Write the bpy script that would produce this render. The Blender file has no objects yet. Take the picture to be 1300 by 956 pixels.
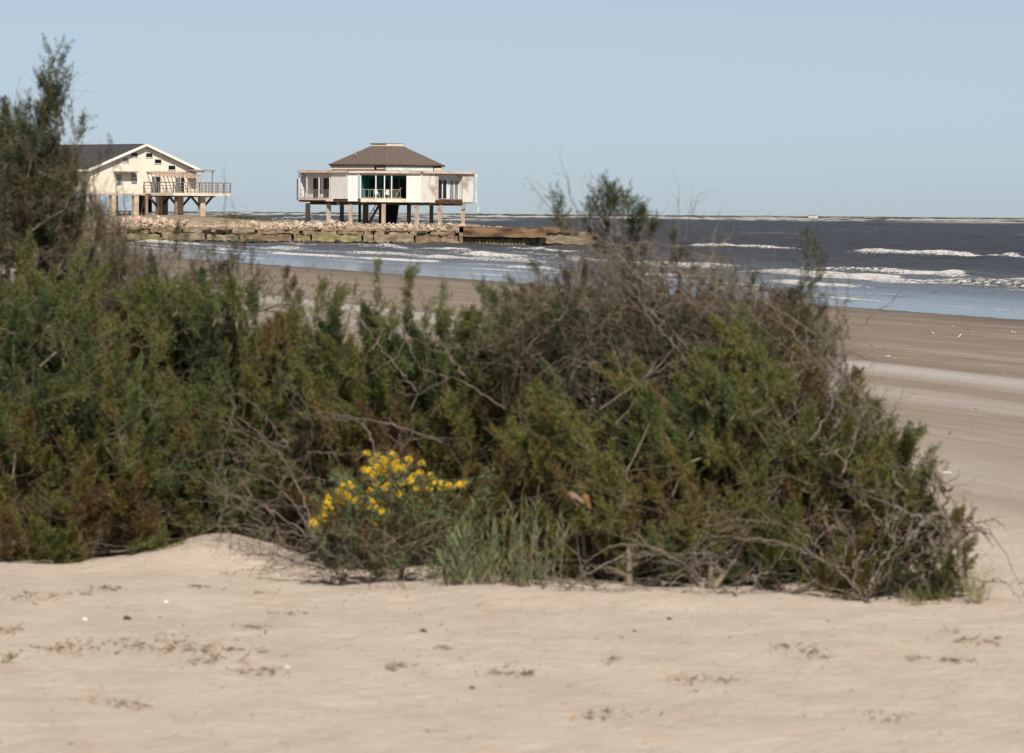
import bpy, math, random
import numpy as np
from mathutils import Vector, Matrix

random.seed(7)
RNG = np.random.default_rng(11)
sc = bpy.context.scene
COL = sc.collection
PI = math.pi

# ------------------------------------------------------------------ camera
CAMZ = 3.1
LENS = 170.0
F = LENS / 36.0 * 1300.0
TH = math.atan(207.0 / F)
RHO = math.radians(0.46)
fw = np.array([0, math.cos(TH), -math.sin(TH)])
r0 = np.array([1.0, 0, 0]); u0 = np.array([0, math.sin(TH), math.cos(TH)])
rr = math.cos(RHO) * r0 + math.sin(RHO) * u0
uu = math.cos(RHO) * u0 - math.sin(RHO) * r0
cam_d = bpy.data.cameras.new('camera'); cam = bpy.data.objects.new('camera', cam_d); COL.objects.link(cam)
M = Matrix(((rr[0], uu[0], -fw[0], 0), (rr[1], uu[1], -fw[1], 0), (rr[2], uu[2], -fw[2], CAMZ), (0, 0, 0, 1)))
cam.matrix_world = M
cam_d.lens = LENS; cam_d.sensor_width = 36; cam_d.clip_start = 1; cam_d.clip_end = 60000
cam_d.dof.use_dof = True; cam_d.dof.focus_distance = 470; cam_d.dof.aperture_fstop = 8.8
sc.camera = cam

def ray(px, py):
    return fw + (px - 650) / F * rr + (478 - py) / F * uu
def P(px, py, d):                      # where the photo's point lies at distance d
    v = ray(px, py); v = v * (d / v[1])
    return np.array([v[0], v[1], v[2] + CAMZ])
def G(px, py, z=0.0):                  # where it meets level z
    v = ray(px, py); v = v * ((z - CAMZ) / v[2])
    return np.array([v[0], v[1], z])

# ------------------------------------------------------------------ tags
def tag(o, label=None, cat=None, group=None, kind=None):
    if label: o['label'] = label
    if cat: o['category'] = cat
    if group: o['group'] = group
    if kind: o['kind'] = kind
    return o
def thing(name, label, cat, loc=(0, 0, 0), rz=0.0, group=None):
    o = bpy.data.objects.new(name, None); COL.objects.link(o)
    o.location = loc; o.rotation_euler = (0, 0, rz); o.empty_display_size = .3
    return tag(o, label, cat, group)
def copy_tree(o, parent=None):
    c = o.copy(); COL.objects.link(c); c.parent = parent
    for ch in list(o.children): copy_tree(ch, c)
    return c

# ------------------------------------------------------------------ mesh helpers
class MB:
    def __init__(s): s.v = []; s.f = []
    def add(s, vs, fs):
        n = len(s.v); s.v += [tuple(map(float, v)) for v in vs]; s.f += [tuple(n + i for i in f) for f in fs]; return s
    def box(s, a, b, rz=0.0, org=(0, 0, 0)):
        x0, y0, z0 = a; x1, y1, z1 = b
        vs = [(x, y, z) for z in (z0, z1) for x, y in ((x0, y0), (x1, y0), (x1, y1), (x0, y1))]
        if rz:
            c, n = math.cos(rz), math.sin(rz); vs = [(x * c - y * n, x * n + y * c, z) for x, y, z in vs]
        vs = [(x + org[0], y + org[1], z + org[2]) for x, y, z in vs]
        return s.add(vs, [(0, 3, 2, 1), (4, 5, 6, 7), (0, 1, 5, 4), (1, 2, 6, 5), (2, 3, 7, 6), (3, 0, 4, 7)])
    def prism(s, poly, z0, z1):         # poly counter-clockwise
        n = len(poly)
        vs = [(x, y, z0) for x, y in poly] + [(x, y, z1) for x, y in poly]
        fs = [tuple(reversed(range(n))), tuple(range(n, 2 * n))] + [(i, (i + 1) % n, n + (i + 1) % n, n + i) for i in range(n)]
        return s.add(vs, fs)
    def frustum(s, p0, z0, p1, z1):
        n = len(p0)
        vs = [(x, y, z0) for x, y in p0] + [(x, y, z1) for x, y in p1]
        fs = [tuple(reversed(range(n))), tuple(range(n, 2 * n))] + [(i, (i + 1) % n, n + (i + 1) % n, n + i) for i in range(n)]
        return s.add(vs, fs)
    def bar(s, a, b, w, h=None):        # rectangular bar a -> b
        h = h or w
        a = Vector(a); b = Vector(b); d = (b - a).normalized()
        up = Vector((0, 0, 1)) if abs(d.z) < .9 else Vector((0, 1, 0))
        x = d.cross(up).normalized(); y = x.cross(d).normalized()
        vs = []
        for p in (a, b):
            for sx, sy in ((-1, -1), (1, -1), (1, 1), (-1, 1)): vs.append(p + x * sx * w / 2 + y * sy * h / 2)
        return s.add(vs, [(0, 3, 2, 1), (4, 5, 6, 7), (0, 1, 5, 4), (1, 2, 6, 5), (2, 3, 7, 6), (3, 0, 4, 7)])
    def build(s, name, mat, parent=None, smooth=False, bevel=0):
        me = bpy.data.meshes.new(name); me.from_pydata(s.v, [], s.f); me.update()
        if mat: me.materials.append(mat)
        if smooth: me.polygons.foreach_set('use_smooth', [True] * len(me.polygons))
        o = bpy.data.objects.new(name, me); COL.objects.link(o)
        if parent is not None: o.parent = parent
        if bevel:
            m = o.modifiers.new('bevel', 'BEVEL'); m.width = bevel; m.segments = 1; m.limit_method = 'ANGLE'
        return o

def np_mesh(name, V, Fc, mat, parent=None, smooth=False, attrs=None, mats=None):
    """V (n,3); Fc (m,k) constant face size"""
    me = bpy.data.meshes.new(name)
    V = np.asarray(V, np.float32); Fc = np.asarray(Fc, np.int32)
    m, k = Fc.shape
    me.vertices.add(len(V)); me.vertices.foreach_set('co', V.ravel())
    me.loops.add(m * k); me.loops.foreach_set('vertex_index', Fc.ravel())
    me.polygons.add(m); me.polygons.foreach_set('loop_start', np.arange(0, m * k, k, dtype=np.int32))
    if smooth: me.polygons.foreach_set('use_smooth', np.ones(m, dtype=bool))
    me.update(calc_edges=True)
    for nm, dom, arr in (attrs or []):
        a = me.attributes.new(nm, 'FLOAT', dom); a.data.foreach_set('value', np.asarray(arr, np.float32))
    me.materials.append(mat)
    o = bpy.data.objects.new(name, me); COL.objects.link(o)
    if parent is not None: o.parent = parent
    return o

# value noise ---------------------------------------------------------
def _h(ix, iy, seed):
    n = (ix.astype(np.int64) * 374761393 + iy.astype(np.int64) * 668265263 + seed * 1442695041) & 0xffffffff
    n = ((n ^ (n >> 13)) * 1274126177) & 0xffffffff
    return ((n ^ (n >> 16)) & 0xffff) / 65535.0
def vn(x, y, seed=0):
    ix = np.floor(x); iy = np.floor(y); fx = x - ix; fy = y - iy
    fx = fx * fx * (3 - 2 * fx); fy = fy * fy * (3 - 2 * fy)
    a = _h(ix, iy, seed); b = _h(ix + 1, iy, seed); c = _h(ix, iy + 1, seed); d = _h(ix + 1, iy + 1, seed)
    return (a * (1 - fx) + b * fx) * (1 - fy) + (c * (1 - fx) + d * fx) * fy
def fbm(x, y, seed=0, o=4):
    t = 0; a = .5; n = 0
    for i in range(o):
        t = t + a * vn(x * 2 ** i, y * 2 ** i, seed + i * 17); n += a; a *= .5
    return t / n
def sst(a, b, x):
    t = np.clip((x - a) / (b - a), 0, 1); return t * t * (3 - 2 * t)

# ------------------------------------------------------------------ materials
def mat(name, col=(.5, .5, .5), rough=.8, spec=.3, noise=None, scale=5, bump=0, bscale=20, stretch=(1, 1, 1), metal=0, detail=6, lo=.35, hi=.65):
    m = bpy.data.materials.new(name); m.use_nodes = True
    nt = m.node_tree; b = nt.nodes['Principled BSDF']
    b.inputs['Base Color'].default_value = (*col, 1); b.inputs['Roughness'].default_value = rough
    b.inputs['Specular IOR Level'].default_value = spec; b.inputs['Metallic'].default_value = metal
    tc = nt.nodes.new('ShaderNodeTexCoord'); mp = nt.nodes.new('ShaderNodeMapping')
    mp.inputs['Scale'].default_value = stretch
    nt.links.new(tc.outputs['Object'], mp.inputs['Vector'])
    if noise:
        n = nt.nodes.new('ShaderNodeTexNoise'); n.inputs['Scale'].default_value = scale; n.inputs['Detail'].default_value = detail
        r = nt.nodes.new('ShaderNodeValToRGB'); e = r.color_ramp.elements
        e[0].position = lo; e[1].position = hi; e[0].color = (*col, 1); e[1].color = (*noise, 1)
        nt.links.new(mp.outputs[0], n.inputs['Vector']); nt.links.new(n.outputs['Fac'], r.inputs[0]); nt.links.new(r.outputs[0], b.inputs['Base Color'])
    if bump:
        n = nt.nodes.new('ShaderNodeTexNoise'); n.inputs['Scale'].default_value = bscale; n.inputs['Detail'].default_value = 8
        bp = nt.nodes.new('ShaderNodeBump'); bp.inputs['Strength'].default_value = .8; bp.inputs['Distance'].default_value = bump
        nt.links.new(mp.outputs[0], n.inputs['Vector']); nt.links.new(n.outputs['Fac'], bp.inputs['Height']); nt.links.new(bp.outputs[0], b.inputs['Normal'])
    return m

class NT:
    def __init__(s, m): s.t = m.node_tree
    def n(s, ty, **kw):
        x = s.t.nodes.new(ty)
        for k, v in kw.items(): setattr(x, k, v)
        return x
    def l(s, a, b): s.t.links.new(a, b)
    def math(s, op, a, b=None, c=None):
        x = s.n('ShaderNodeMath', operation=op)
        for i, q in enumerate((a, b, c)):
            if q is None: continue
            if isinstance(q, (int, float)): x.inputs[i].default_value = q
            else: s.l(q, x.inputs[i])
        return x.outputs[0]
    def mix(s, f, a, b):
        x = s.n('ShaderNodeMix', data_type='RGBA')
        for k, q in ((0, f), (6, a), (7, b)):
            if isinstance(q, (int, float)): x.inputs[k].default_value = q
            elif isinstance(q, tuple): x.inputs[k].default_value = (*q, 1)
            else: s.l(q, x.inputs[k])
        return x.outputs[2]
    def ramp(s, f, pts, interp='LINEAR'):
        x = s.n('ShaderNodeValToRGB'); cr = x.color_ramp; cr.interpolation = interp
        while len(cr.elements) < len(pts): cr.elements.new(.5)
        for e, (p, c) in zip(cr.elements, pts):
            e.position = p; e.color = (*c, 1) if isinstance(c, tuple) else (c, c, c, 1)
        s.l(f, x.inputs[0]); return x.outputs[0]
    def noise(s, vec, scale, detail=5, rough=.55):
        x = s.n('ShaderNodeTexNoise'); x.inputs['Scale'].default_value = scale; x.inputs['Detail'].default_value = detail
        x.inputs['Roughness'].default_value = rough; s.l(vec, x.inputs['Vector']); return x.outputs['Fac']

# shore frame: s = metres seaward of the water's edge, t = metres along it
SHX, SHY, NX, NY = 15.6, 147.0, 0.977, 0.214
def shore_s(X, Y): return NX * (X - SHX) + NY * (Y - SHY)
def shore_t(X, Y): return -NY * (X - SHX) + NX * (Y - SHY)

def shore_nodes(t):
    """object-space x,y -> (s, t) outputs and a vector (s,t,0)"""
    tc = t.n('ShaderNodeTexCoord'); sp = t.n('ShaderNodeSeparateXYZ'); t.l(tc.outputs['Object'], sp.inputs[0])
    x = t.math('SUBTRACT', sp.outputs[0], SHX); y = t.math('SUBTRACT', sp.outputs[1], SHY)
    s_ = t.math('ADD', t.math('MULTIPLY', x, NX), t.math('MULTIPLY', y, NY))
    t_ = t.math('ADD', t.math('MULTIPLY', x, -NY), t.math('MULTIPLY', y, NX))
    return tc, sp, s_, t_

# --- sand
def sand_material():
    m = bpy.data.materials.new('sand'); m.use_nodes = True; t = NT(m); b = m.node_tree.nodes['Principled BSDF']
    tc, sp, s_, t_ = shore_nodes(t)
    cv = t.n('ShaderNodeCombineXYZ'); t.l(t.math('MULTIPLY', s_, 1.0), cv.inputs[0]); t.l(t.math('MULTIPLY', t_, .05), cv.inputs[1])
    streak = t.noise(cv.outputs[0], .55, 7, .62)
    cv2 = t.n('ShaderNodeCombineXYZ'); t.l(s_, cv2.inputs[0]); t.l(t.math('MULTIPLY', t_, .12), cv2.inputs[1])
    fine = t.noise(cv2.outputs[0], 2.5, 6, .6)
    big = t.noise(tc.outputs['Object'], .35, 4)
    # bands that run with the shore: wet, drying, pale drift bands, beach, dune
    sw = t.math('ADD', s_, t.math('MULTIPLY', t.math('SUBTRACT', streak, .5), 1.8))
    f = t.math('DIVIDE', t.math('ADD', sw, 40.0), 42.0)
    dune = (.54, .455, .383); mid = (.325, .268, .215); beach = (.200, .160, .123); pale = (.34, .30, .262); wet = (.115, .09, .07)
    c = t.ramp(f, [(0.0, dune), (.135, dune), (.175, mid), (.22, (.37, .325, .28)), (.255, mid), (.29, (.265, .22, .178)), (.335, (.25, .205, .165)), (.35, pale), (.375, pale), (.39, (.25, .205, .168)), (.415, (.24, .20, .165)), (.43, pale), (.455, (.43, .405, .385)), (.475, (.38, .35, .325)), (.487, beach), (.60, (.215, .172, .132)), (.80, (.185, .147, .114)), (.885, (.145, .114, .088)), (.93, wet), (1.0, wet)])
    c = t.mix(t.math('MULTIPLY', t.ramp(fine, [(.35, 0.0), (.7, 1.0)]), .16), c, (.16, .12, .09))
    c = t.mix(t.math('MULTIPLY', t.ramp(streak, [(.5, 0.0), (.68, 1.0)]), .20), c, (.55, .50, .46))
    cv3 = t.n('ShaderNodeCombineXYZ'); t.l(s_, cv3.inputs[0]); t.l(t.math('MULTIPLY', t_, .02), cv3.inputs[1])
    thin = t.noise(cv3.outputs[0], 2.6, 8, .7)
    bm_ = t.ramp(f, [(.12, 0.0), (.2, 1.0), (.85, 1.0), (.92, 0.0)])
    c = t.mix(t.math('MULTIPLY', t.math('MULTIPLY', t.ramp(thin, [(.52, 0.0), (.60, 1.0)]), bm_), .24), c, (.50, .455, .41))
    c = t.mix(t.math('MULTIPLY', t.math('MULTIPLY', t.ramp(thin, [(.38, 1.0), (.46, 0.0)]), bm_), .20), c, (.17, .13, .10))
    g = t.noise(tc.outputs['Object'], 60, 3, .7)
    c = t.mix(t.math('MULTIPLY', t.ramp(g, [(.3, 1.0), (.5, 0.0)]), .2), c, (.25, .18, .13))
    # organic film and reddish drift on the dune
    fl = t.n('ShaderNodeMapping'); fl.inputs['Scale'].default_value = (1.0, .45, 1); t.l(tc.outputs['Object'], fl.inputs[0])
    lit = t.noise(fl.outputs[0], 3.0, 7, .65)
    c = t.mix(t.math('MULTIPLY', t.ramp(lit, [(.56, 0.0), (.72, 1.0)]), .30), c, (.45, .29, .17))
    c = t.mix(t.math('MULTIPLY', t.ramp(big, [(.4, 0.0), (.65, 1.0)]), .14), c, (.42, .33, .26))
    t.l(c, b.inputs['Base Color'])
    wetf = t.ramp(f, [(.90, .93), (.97, .22)])
    t.l(wetf, b.inputs['Roughness']); b.inputs['Specular IOR Level'].default_value = .25
    hm = t.math('ADD', t.math('MULTIPLY', t.noise(tc.outputs['Object'], 9, 7, .6), 1.0), t.math('MULTIPLY', t.noise(fl.outputs[0], 2.2, 4), 1.6))
    bp = t.n('ShaderNodeBump'); bp.inputs['Distance'].default_value = .05; t.l(hm, bp.inputs['Height'])
    t.l(t.ramp(f, [(.15, .8), (.4, .18), (.85, .04)]), bp.inputs['Strength'])
    t.l(bp.outputs[0], b.inputs['Normal'])
    return m

# --- sea water with foam where the mesh says a wave has broken
def sea_material():
    m = bpy.data.materials.new('sea_water'); m.use_nodes = True; t = NT(m); b = m.node_tree.nodes['Principled BSDF']
    tc, sp, s_, t_ = shore_nodes(t)
    at = t.n('ShaderNodeAttribute', attribute_name='foam')
    cv = t.n('ShaderNodeCombineXYZ'); t.l(s_, cv.inputs[0]); t.l(t.math('MULTIPLY', t_, .35), cv.inputs[1])
    n1 = t.noise(cv.outputs[0], 4.2, 10, .76)
    fo = t.math('ADD', at.outputs['Fac'], t.math('MULTIPLY', t.math('SUBTRACT', n1, .5), 3.2))
    fo = t.ramp(fo, [(.42, 0.0), (.56, .45), (.74, 1.0)])
    deep = t.ramp(t.math('DIVIDE', s_, 260.0), [(0.0, (.085, .078, .072)), (.05, (.068, .060, .056)), (.20, (.046, .044, .047)), (1.0, (.046, .048, .056))])
    c = t.mix(fo, deep, (.70, .68, .66))
    t.l(c, b.inputs['Base Color'])
    t.l(t.mix(fo, t.ramp(t.math('DIVIDE', s_, 100.0), [(.02, .12), (.15, .2), (.4, .33), (1.0, .38)]), (.85, .85, .85)), b.inputs['Roughness'])
    b.inputs['IOR'].default_value = 1.33; cvs = t.n('ShaderNodeCombineXYZ'); t.l(s_, cvs.inputs[0]); t.l(t.math('MULTIPLY', t_, .03), cvs.inputs[1])
    band = t.ramp(t.noise(cvs.outputs[0], .55, 5, .6), [(.40, .30), (.58, 1.1)])
    t.l(t.math('MULTIPLY', t.ramp(t.math('DIVIDE', s_, 100.0), [(0.0, .5), (.12, .42), (.3, .26), (1.0, .20)]), band), b.inputs['Specular IOR Level'])
    ch = t.math('ADD', t.noise(cv.outputs[0], .9, 6, .6), t.math('MULTIPLY', t.noise(tc.outputs['Object'], 3.5, 5, .6), .35))
    bp = t.n('ShaderNodeBump'); bp.inputs['Distance'].default_value = .32; t.l(ch, bp.inputs['Height'])
    t.l(t.ramp(t.math('DIVIDE', s_, 60.0), [(0.02, .04), (.16, .10), (.32, .7), (1.0, 1.0)]), bp.inputs['Strength'])
    t.l(bp.outputs[0], b.inputs['Normal'])
    return m

# --- leaves
def leaf_material(name, pts, rough=.6, trans=.18):
    m = bpy.data.materials.new(name); m.use_nodes = True; t = NT(m); nt = m.node_tree
    b = nt.nodes['Principled BSDF']; out = nt.nodes['Material Output']
    at = t.n('ShaderNodeAttribute', attribute_name='tint')
    c = t.ramp(at.outputs['Fac'], pts)
    t.l(c, b.inputs['Base Color']); b.inputs['Roughness'].default_value = rough; b.inputs['Specular IOR Level'].default_value = .2
    tr = t.n('ShaderNodeBsdfTranslucent'); t.l(c, tr.inputs['Color'])
    mx = t.n('ShaderNodeMixShader'); mx.inputs[0].default_value = trans
    t.l(b.outputs[0], mx.inputs[1]); t.l(tr.outputs[0], mx.inputs[2]); t.l(mx.outputs[0], out.inputs['Surface'])
    return m

MT = {}
MT['sand'] = sand_material(); MT['sea'] = sea_material()
TAM = [(0.0, (.060, .086, .036)), (.22, (.092, .118, .038)), (.42, (.130, .142, .040)), (.58, (.160, .148, .044)), (.75, (.150, .108, .040)), (1.0, (.115, .068, .032))]
MT['tam'] = leaf_material('tamarisk_leaf', TAM)
MT['tamgrey'] = leaf_material('tamarisk_grey_leaf', [(0.0, (.050, .068, .034)), (.4, (.075, .090, .038)), (.7, (.095, .080, .042)), (1.0, (.10, .07, .045))])
MT['bluegreen'] = leaf_material('bluegreen_leaf', [(0.0, (.085, .115, .05)), (.5, (.13, .165, .075)), (1.0, (.20, .20, .10))])
MT['drygrass'] = leaf_material('dry_grass_blade', [(0.0, (.10, .14, .04)), (.5, (.2, .19, .08)), (1.0, (.36, .28, .15))])
MT['bark'] = mat('grey_bark', (.125, .098, .070), .9, .2, (.26, .21, .155), 14, .004, 60)
MT['deadwood'] = mat('weathered_wood', (.10, .08, .064), .9, .2, (.22, .18, .15), 12, .004, 60)
MT['darkwood'] = mat('dark_twig', (.075, .055, .042), .9, .2, (.17, .13, .105), 14)
MT['petal'] = leaf_material('yellow_petal', [(0.0, (.80, .50, .01)), (1.0, (.85, .60, .02))], trans=.2)
MT['disc'] = mat('flower_disc', (.55, .26, .01), .8, .2, (.65, .35, .02), 60)

# ------------------------------------------------------------------ terrain
MOUNDS = [(G(278, 712, .83), .19, .40, .8), (G(400, 700, .83), .24, .30, .6), (G(235, 722, .83), .05, .8, .5), (G(560, 760, .83), .05, 1.6, .5),
          (G(640, 930, .83), .03, 3, 1.5), (G(200, 800, .83), .02, 2, .6), (G(1100, 740, .83), .06, 1.6, 1.2)]
def ground_z(X, Y):
    X = np.asarray(X, float); Y = np.asarray(Y, float)
    s = shore_s(X, Y)
    wob = (fbm(X * .25, Y * .12, 5) - .5) * 3.0
    z = np.where(s < 0, np.clip(-s * .0135, 0, .45), np.maximum(-s * .03, -2.2))
    z = z + .38 * sst(34.5, 37.0, -s + wob * .6)
    near = 1 - sst(45, 70, Y)
    z = z + near * ((fbm(X * .9, Y * .45, 2) - .5) * .10 + (fbm(X * 3.2, Y * 1.6, 9) - .5) * .042 + (fbm(X * 9, Y * 6, 12) - .5) * .020)
    for c, h, sx, sy in MOUNDS:
        z = z + h * np.exp(-((X - c[0]) / sx) ** 2 - ((Y - c[1]) / sy) ** 2)
    return z
def gz(x, y): return float(ground_z(np.array([x]), np.array([y]))[0])

def fan_grid(ys, wfun, nc):
    u = np.linspace(-1, 1, nc)
    Y = np.repeat(ys[:, None], nc, 1); X = u[None, :] * wfun(ys)[:, None]
    return X, Y
def grid_faces(nr, nc):
    i = np.arange(nr - 1)[:, None] * nc + np.arange(nc - 1)[None, :]
    i = i.ravel(); return np.stack([i, i + 1, i + nc + 1, i + nc], 1)

ys = np.concatenate([np.arange(-20, 18, 1.0), np.arange(18, 42, .07), np.arange(42, 90, .5), np.arange(90, 600, 3.0), np.geomspace(600, 40000, 40)])
X, Y = fan_grid(ys, lambda y: np.where(y < 42, 9 + .12 * np.maximum(y, 0) * 1.0, 14.04 + (y - 42) * .5), 300)
Z = ground_z(X, Y)
o = np_mesh('beach_ground', np.stack([X.ravel(), Y.ravel(), Z.ravel()], 1), grid_faces(*X.shape), MT['sand'], smooth=True)
tag(o, kind='structure')

# ------------------------------------------------------------------ sea
def build_sea():
    ys = [70.0]
    while ys[-1] < 40000:
        y = ys[-1]; ys.append(y + (.55 if y < 330 else .8 if y < 520 else 1.5 if y < 900 else 3.5 if y < 2200 else y * .02))
    ys = np.array(ys)
    X, Y = fan_grid(ys, lambda y: 14 + .155 * y, 420)
    s = shore_s(X, Y); t = shore_t(X, Y)
    z = np.zeros_like(s); foam = np.zeros_like(s)
    wob = (fbm(t / 45, s / 80, 3) - .5) * 14
    fade = sst(0, 14, s)
    # swell
    amp = .03 + .15 * sst(8, 90, s) + .10 * sst(120, 400, s)
    ph = (s + wob * 1.3) / 17.0
    z += amp * fade * (1 - 2 * np.abs(np.sin(PI * ph)) ** .8) * (.35 + .9 * fbm(t / 22, s / 22, 21))
    # chop
    z += fade * sst(6, 50, s) * ((fbm(t / 7, s / 3.2, 31) - .5) * .50 + (fbm(t / 2.6, s / 1.2, 37, 3) - .5) * .24)
    # breakers: s0, wobble, t0, t1, height, width shoreward, width seaward, foam length shoreward
    B = [(4.5, 1.2, -60, 400, .03, .4, 1.2, .35), (9.0, 2.0, 20, 400, .05, .5, 2, .5), (14.0, 3, 60, 330, .09, .6, 3, 1.2), (17.5, 3, -80, 60, .10, .6, 3, .8),
         (20.5, 3, 150, 330, .22, .7, 4, 1.6), (22.0, 3.2, -60, 118, .26, .7, 4, 1.7), (25.5, 3.5, 130, 230, .28, .8, 4, 1.5), (27.0, 4, -60, 120, .26, .8, 4, 1.2),
         (32, 4, 190, 330, .22, .9, 4, 1.1), (44, 5, 230, 330, .2, 1.1, 5, .7),
         (71.5, 2.2, 100, 262, .36, 1.0, 6, 1.2), (72.5, 2, 281, 326, .40, 1.0, 6, 1.3), (60, 5, 330, 420, .3, 1.1, 5, 1.1)]
    for i, (s0, wb, t0, t1, h, w1, w2, fl) in enumerate(B):
        c = s0 + (fbm(t / 26, t * 0 + i * 7.3, 50 + i, 4) - .5) * wb * 2
        d = s - c
        m = sst(t0 - 6, t0 + 8, t) * (1 - sst(t1 - 8, t1 + 6, t))
        v = .35 + .9 * sst(.3, .7, vn(t / 11, t * 0 + i * 3.1, 70 + i)) 
        if 70 < s0 < 75: v = np.maximum(v, .95)
        hh = h * m * v
        z += hh * np.where(d < 0, np.exp(-(d / w1) ** 2), np.exp(-(d / w2) ** 2))
        dens = sst(.25, .55, vn(t / 14, t * 0 + 9.1 * i, 90 + i))
        if 70 < s0 < 75: dens = np.maximum(dens, .85)
        f = m * (.55 + .45 * dens) * np.where(d < 0, np.exp(-(d / fl) ** 4 * 1.0), np.exp(-(d / .35) ** 2))
        foam = np.maximum(foam, f * (.46 + .30 * v))
        # churned remains inshore
        f2 = m * .30 * np.exp(-((d + fl * 2.2) / (fl * 2.0)) ** 2) * (vn(t / 5, s / 2, 120 + i) ** 1.0) * 1.35
        foam = np.maximum(foam, f2)
    # outer bars: many short breaking crests
    for j, (ls, lt, thr, s_lo, s_hi, hgt, sd) in enumerate([(7, 22, .71, 95, 330, .45, 140), (16, 60, .64, 260, 1200, .75, 150), (30, 120, .58, 500, 4000, 1.1, 160)]):
        n = vn((s + wob * 2) / ls, t / lt, sd) * .75 + vn((s + wob) / ls * 2.7, t / lt * 2.7, sd + 1) * .25
        e = sst(thr, thr + .12, n) * sst(s_lo, s_lo * 1.3, s) * (1 - sst(s_hi * .85, s_hi, s))
        az = X / np.maximum(Y, 1); lefty = [1 - .55 * sst(-.03, .0, az), 1 - .8 * sst(-.02, .02, az), 1 - .9 * sst(-.01, .03, az) * (1 - sst(1700, 2200, Y))][j]
        z += hgt * e * lefty
        foam = np.maximum(foam, e * .7 * lefty)
    # keep the water calm and under the sand landward
    z = np.where(s < 0, z * 0, z)
    return np_mesh('sea', np.stack([X.ravel(), Y.ravel(), z.ravel() + .0], 1), grid_faces(*X.shape), MT['sea'], smooth=True, attrs=[('foam', 'POINT', foam.ravel())])
tag(build_sea(), kind='structure')

# far low coast -------------------------------------------------------
def far_coast():
    D = 5200.0
    n = 2400; x = np.linspace(-1500, 1500, n)
    top = .9 + 1.3 * fbm(x / 25, x * 0, 401, 5) + 1.3 * sst(.6, .85, vn(x / 9, x * 0, 402)) * vn(x / 60, x * 0, 404) + .8 * vn(x / 3, x * 0, 403)
    rows = []
    for dy, k in ((0, -.2), (10, .35), (30, .8), (60, 1.0), (140, .9), (300, -.2)):
        rows.append(np.stack([x, np.full(n, D + dy), top * k * (1 if k > 0 else 1)], 1))
    V = np.concatenate(rows)
    m = mat('far_scrub', (.065, .07, .05), 1, .1, (.30, .25, .19), .03, detail=4, lo=.52, hi=.6)
    o = np_mesh('far_coast', V, grid_faces(6, n), m, smooth=True); tag(o, kind='structure')
    wh = mat('far_house_wall', (.62, .56, .5), .8); rf = mat('far_house_roof', (.36, .26, .2), .8)
    for px, w, lab in ((1032, 12, 'tiny pale house with brown roof on the far coast beyond the waves'),):
        p = P(px, 275, D + 20); w *= .85
        t = thing('distant_house', lab, 'house', (p[0], p[1], 2.4))
        MB().box((-w / 2, -3, -2), (w / 2, 3, .9)).build('wall', wh, t)
        b = MB(); b.add([(-w / 2 - .4, -3.4, .9), (w / 2 + .4, -3.4, .9), (w / 2 + .4, 3.4, .9), (-w / 2 - .4, 3.4, .9), (-w / 2 + 2, 0, 2.0), (w / 2 - 2, 0, 2.0)],
                        [(0, 1, 5, 4), (2, 3, 4, 5), (1, 2, 5), (3, 0, 4), (3, 2, 1, 0)]); b.build('roof', rf, t)
far_coast()

# ------------------------------------------------------------------ headland, seawall, rubble
MT['bank'] = mat('bank_earth', (.33, .26, .19), .95, .1, (.16, .14, .09), .9, .1, 3, lo=.4, hi=.7)
MT['panel'] = mat('stained_concrete', (.36, .29, .20), .9, .2, (.15, .12, .08), .9, .03, 4, (1, 1, 3.0), lo=.35, hi=.7)
MT['panelgreen'] = mat('algae_concrete', (.34, .29, .15), .9, .2, (.14, .125, .06), 1.2, .03, 4, (1, 1, 3), lo=.35, hi=.68)
MT['panelbrown'] = mat('brown_panel', (.30, .21, .13), .9, .2, (.13, .09, .06), 1.4, .05, 4, (1, 1, 3), lo=.35, hi=.68)
MT['cap'] = mat('brown_cap_beam', (.15, .105, .07), .9, .2, (.38, .28, .19), .9, .03, 4, (1, 1, 2))
MT['rust'] = mat('rusty_sheet', (.25, .155, .085), .85, .2, (.06, .04, .028), .6, .02, 3, (1, 1, 2.5), lo=.42, hi=.62)
MT['rock'] = mat('pale_rubble', (.68, .56, .45), .9, .2, (.40, .30, .22), 1.6, .05, 4)
MT['rockred'] = mat('reddish_rubble', (.44, .27, .18), .9, .2, (.58, .40, .30), 1.2, .05, 4)
MT['slime_and_shade'] = mat('wet_footing_and_joint_shade', (.03, .028, .022), .6, .4, (.09, .085, .05), 1.5)

WY = 480.0
def wx(px): return P(px, 300, WY)[0]
def headland():
    xs = np.linspace(wx(-60), wx(770), 220); ys = np.concatenate([np.arange(WY + 1.1, WY + 14, .6), np.arange(WY + 14, WY + 75, 2.5)])
    X, Y = np.meshgrid(xs, ys)
    Z = 1.3 + .55 * sst(0, 7, Y - WY) + (fbm(X / 3, Y / 3, 301) - .5) * .35
    Z += .55 * np.exp(-((X - wx(215)) / 9) ** 2) * sst(2, 6, Y - WY) + .35 * np.exp(-((X - wx(80)) / 12) ** 2)
    Z -= (Z + .6) * sst(wx(600), wx(618), X) * .35 * sst(0, 1, Y - WY)
    edge = sst(0, 6, Y - (WY + 66)); Z = Z * (1 - edge) - 1.2 * edge
    Z = np.where(X >= xs[-3], -1, Z)
    Z[0] = .2
    tag(np_mesh('headland', np.stack([X.ravel(), Y.ravel(), Z.ravel()], 1), grid_faces(*X.shape), MT['bank'], smooth=True), kind='structure')
headland()
HZ = 1.85

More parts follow.
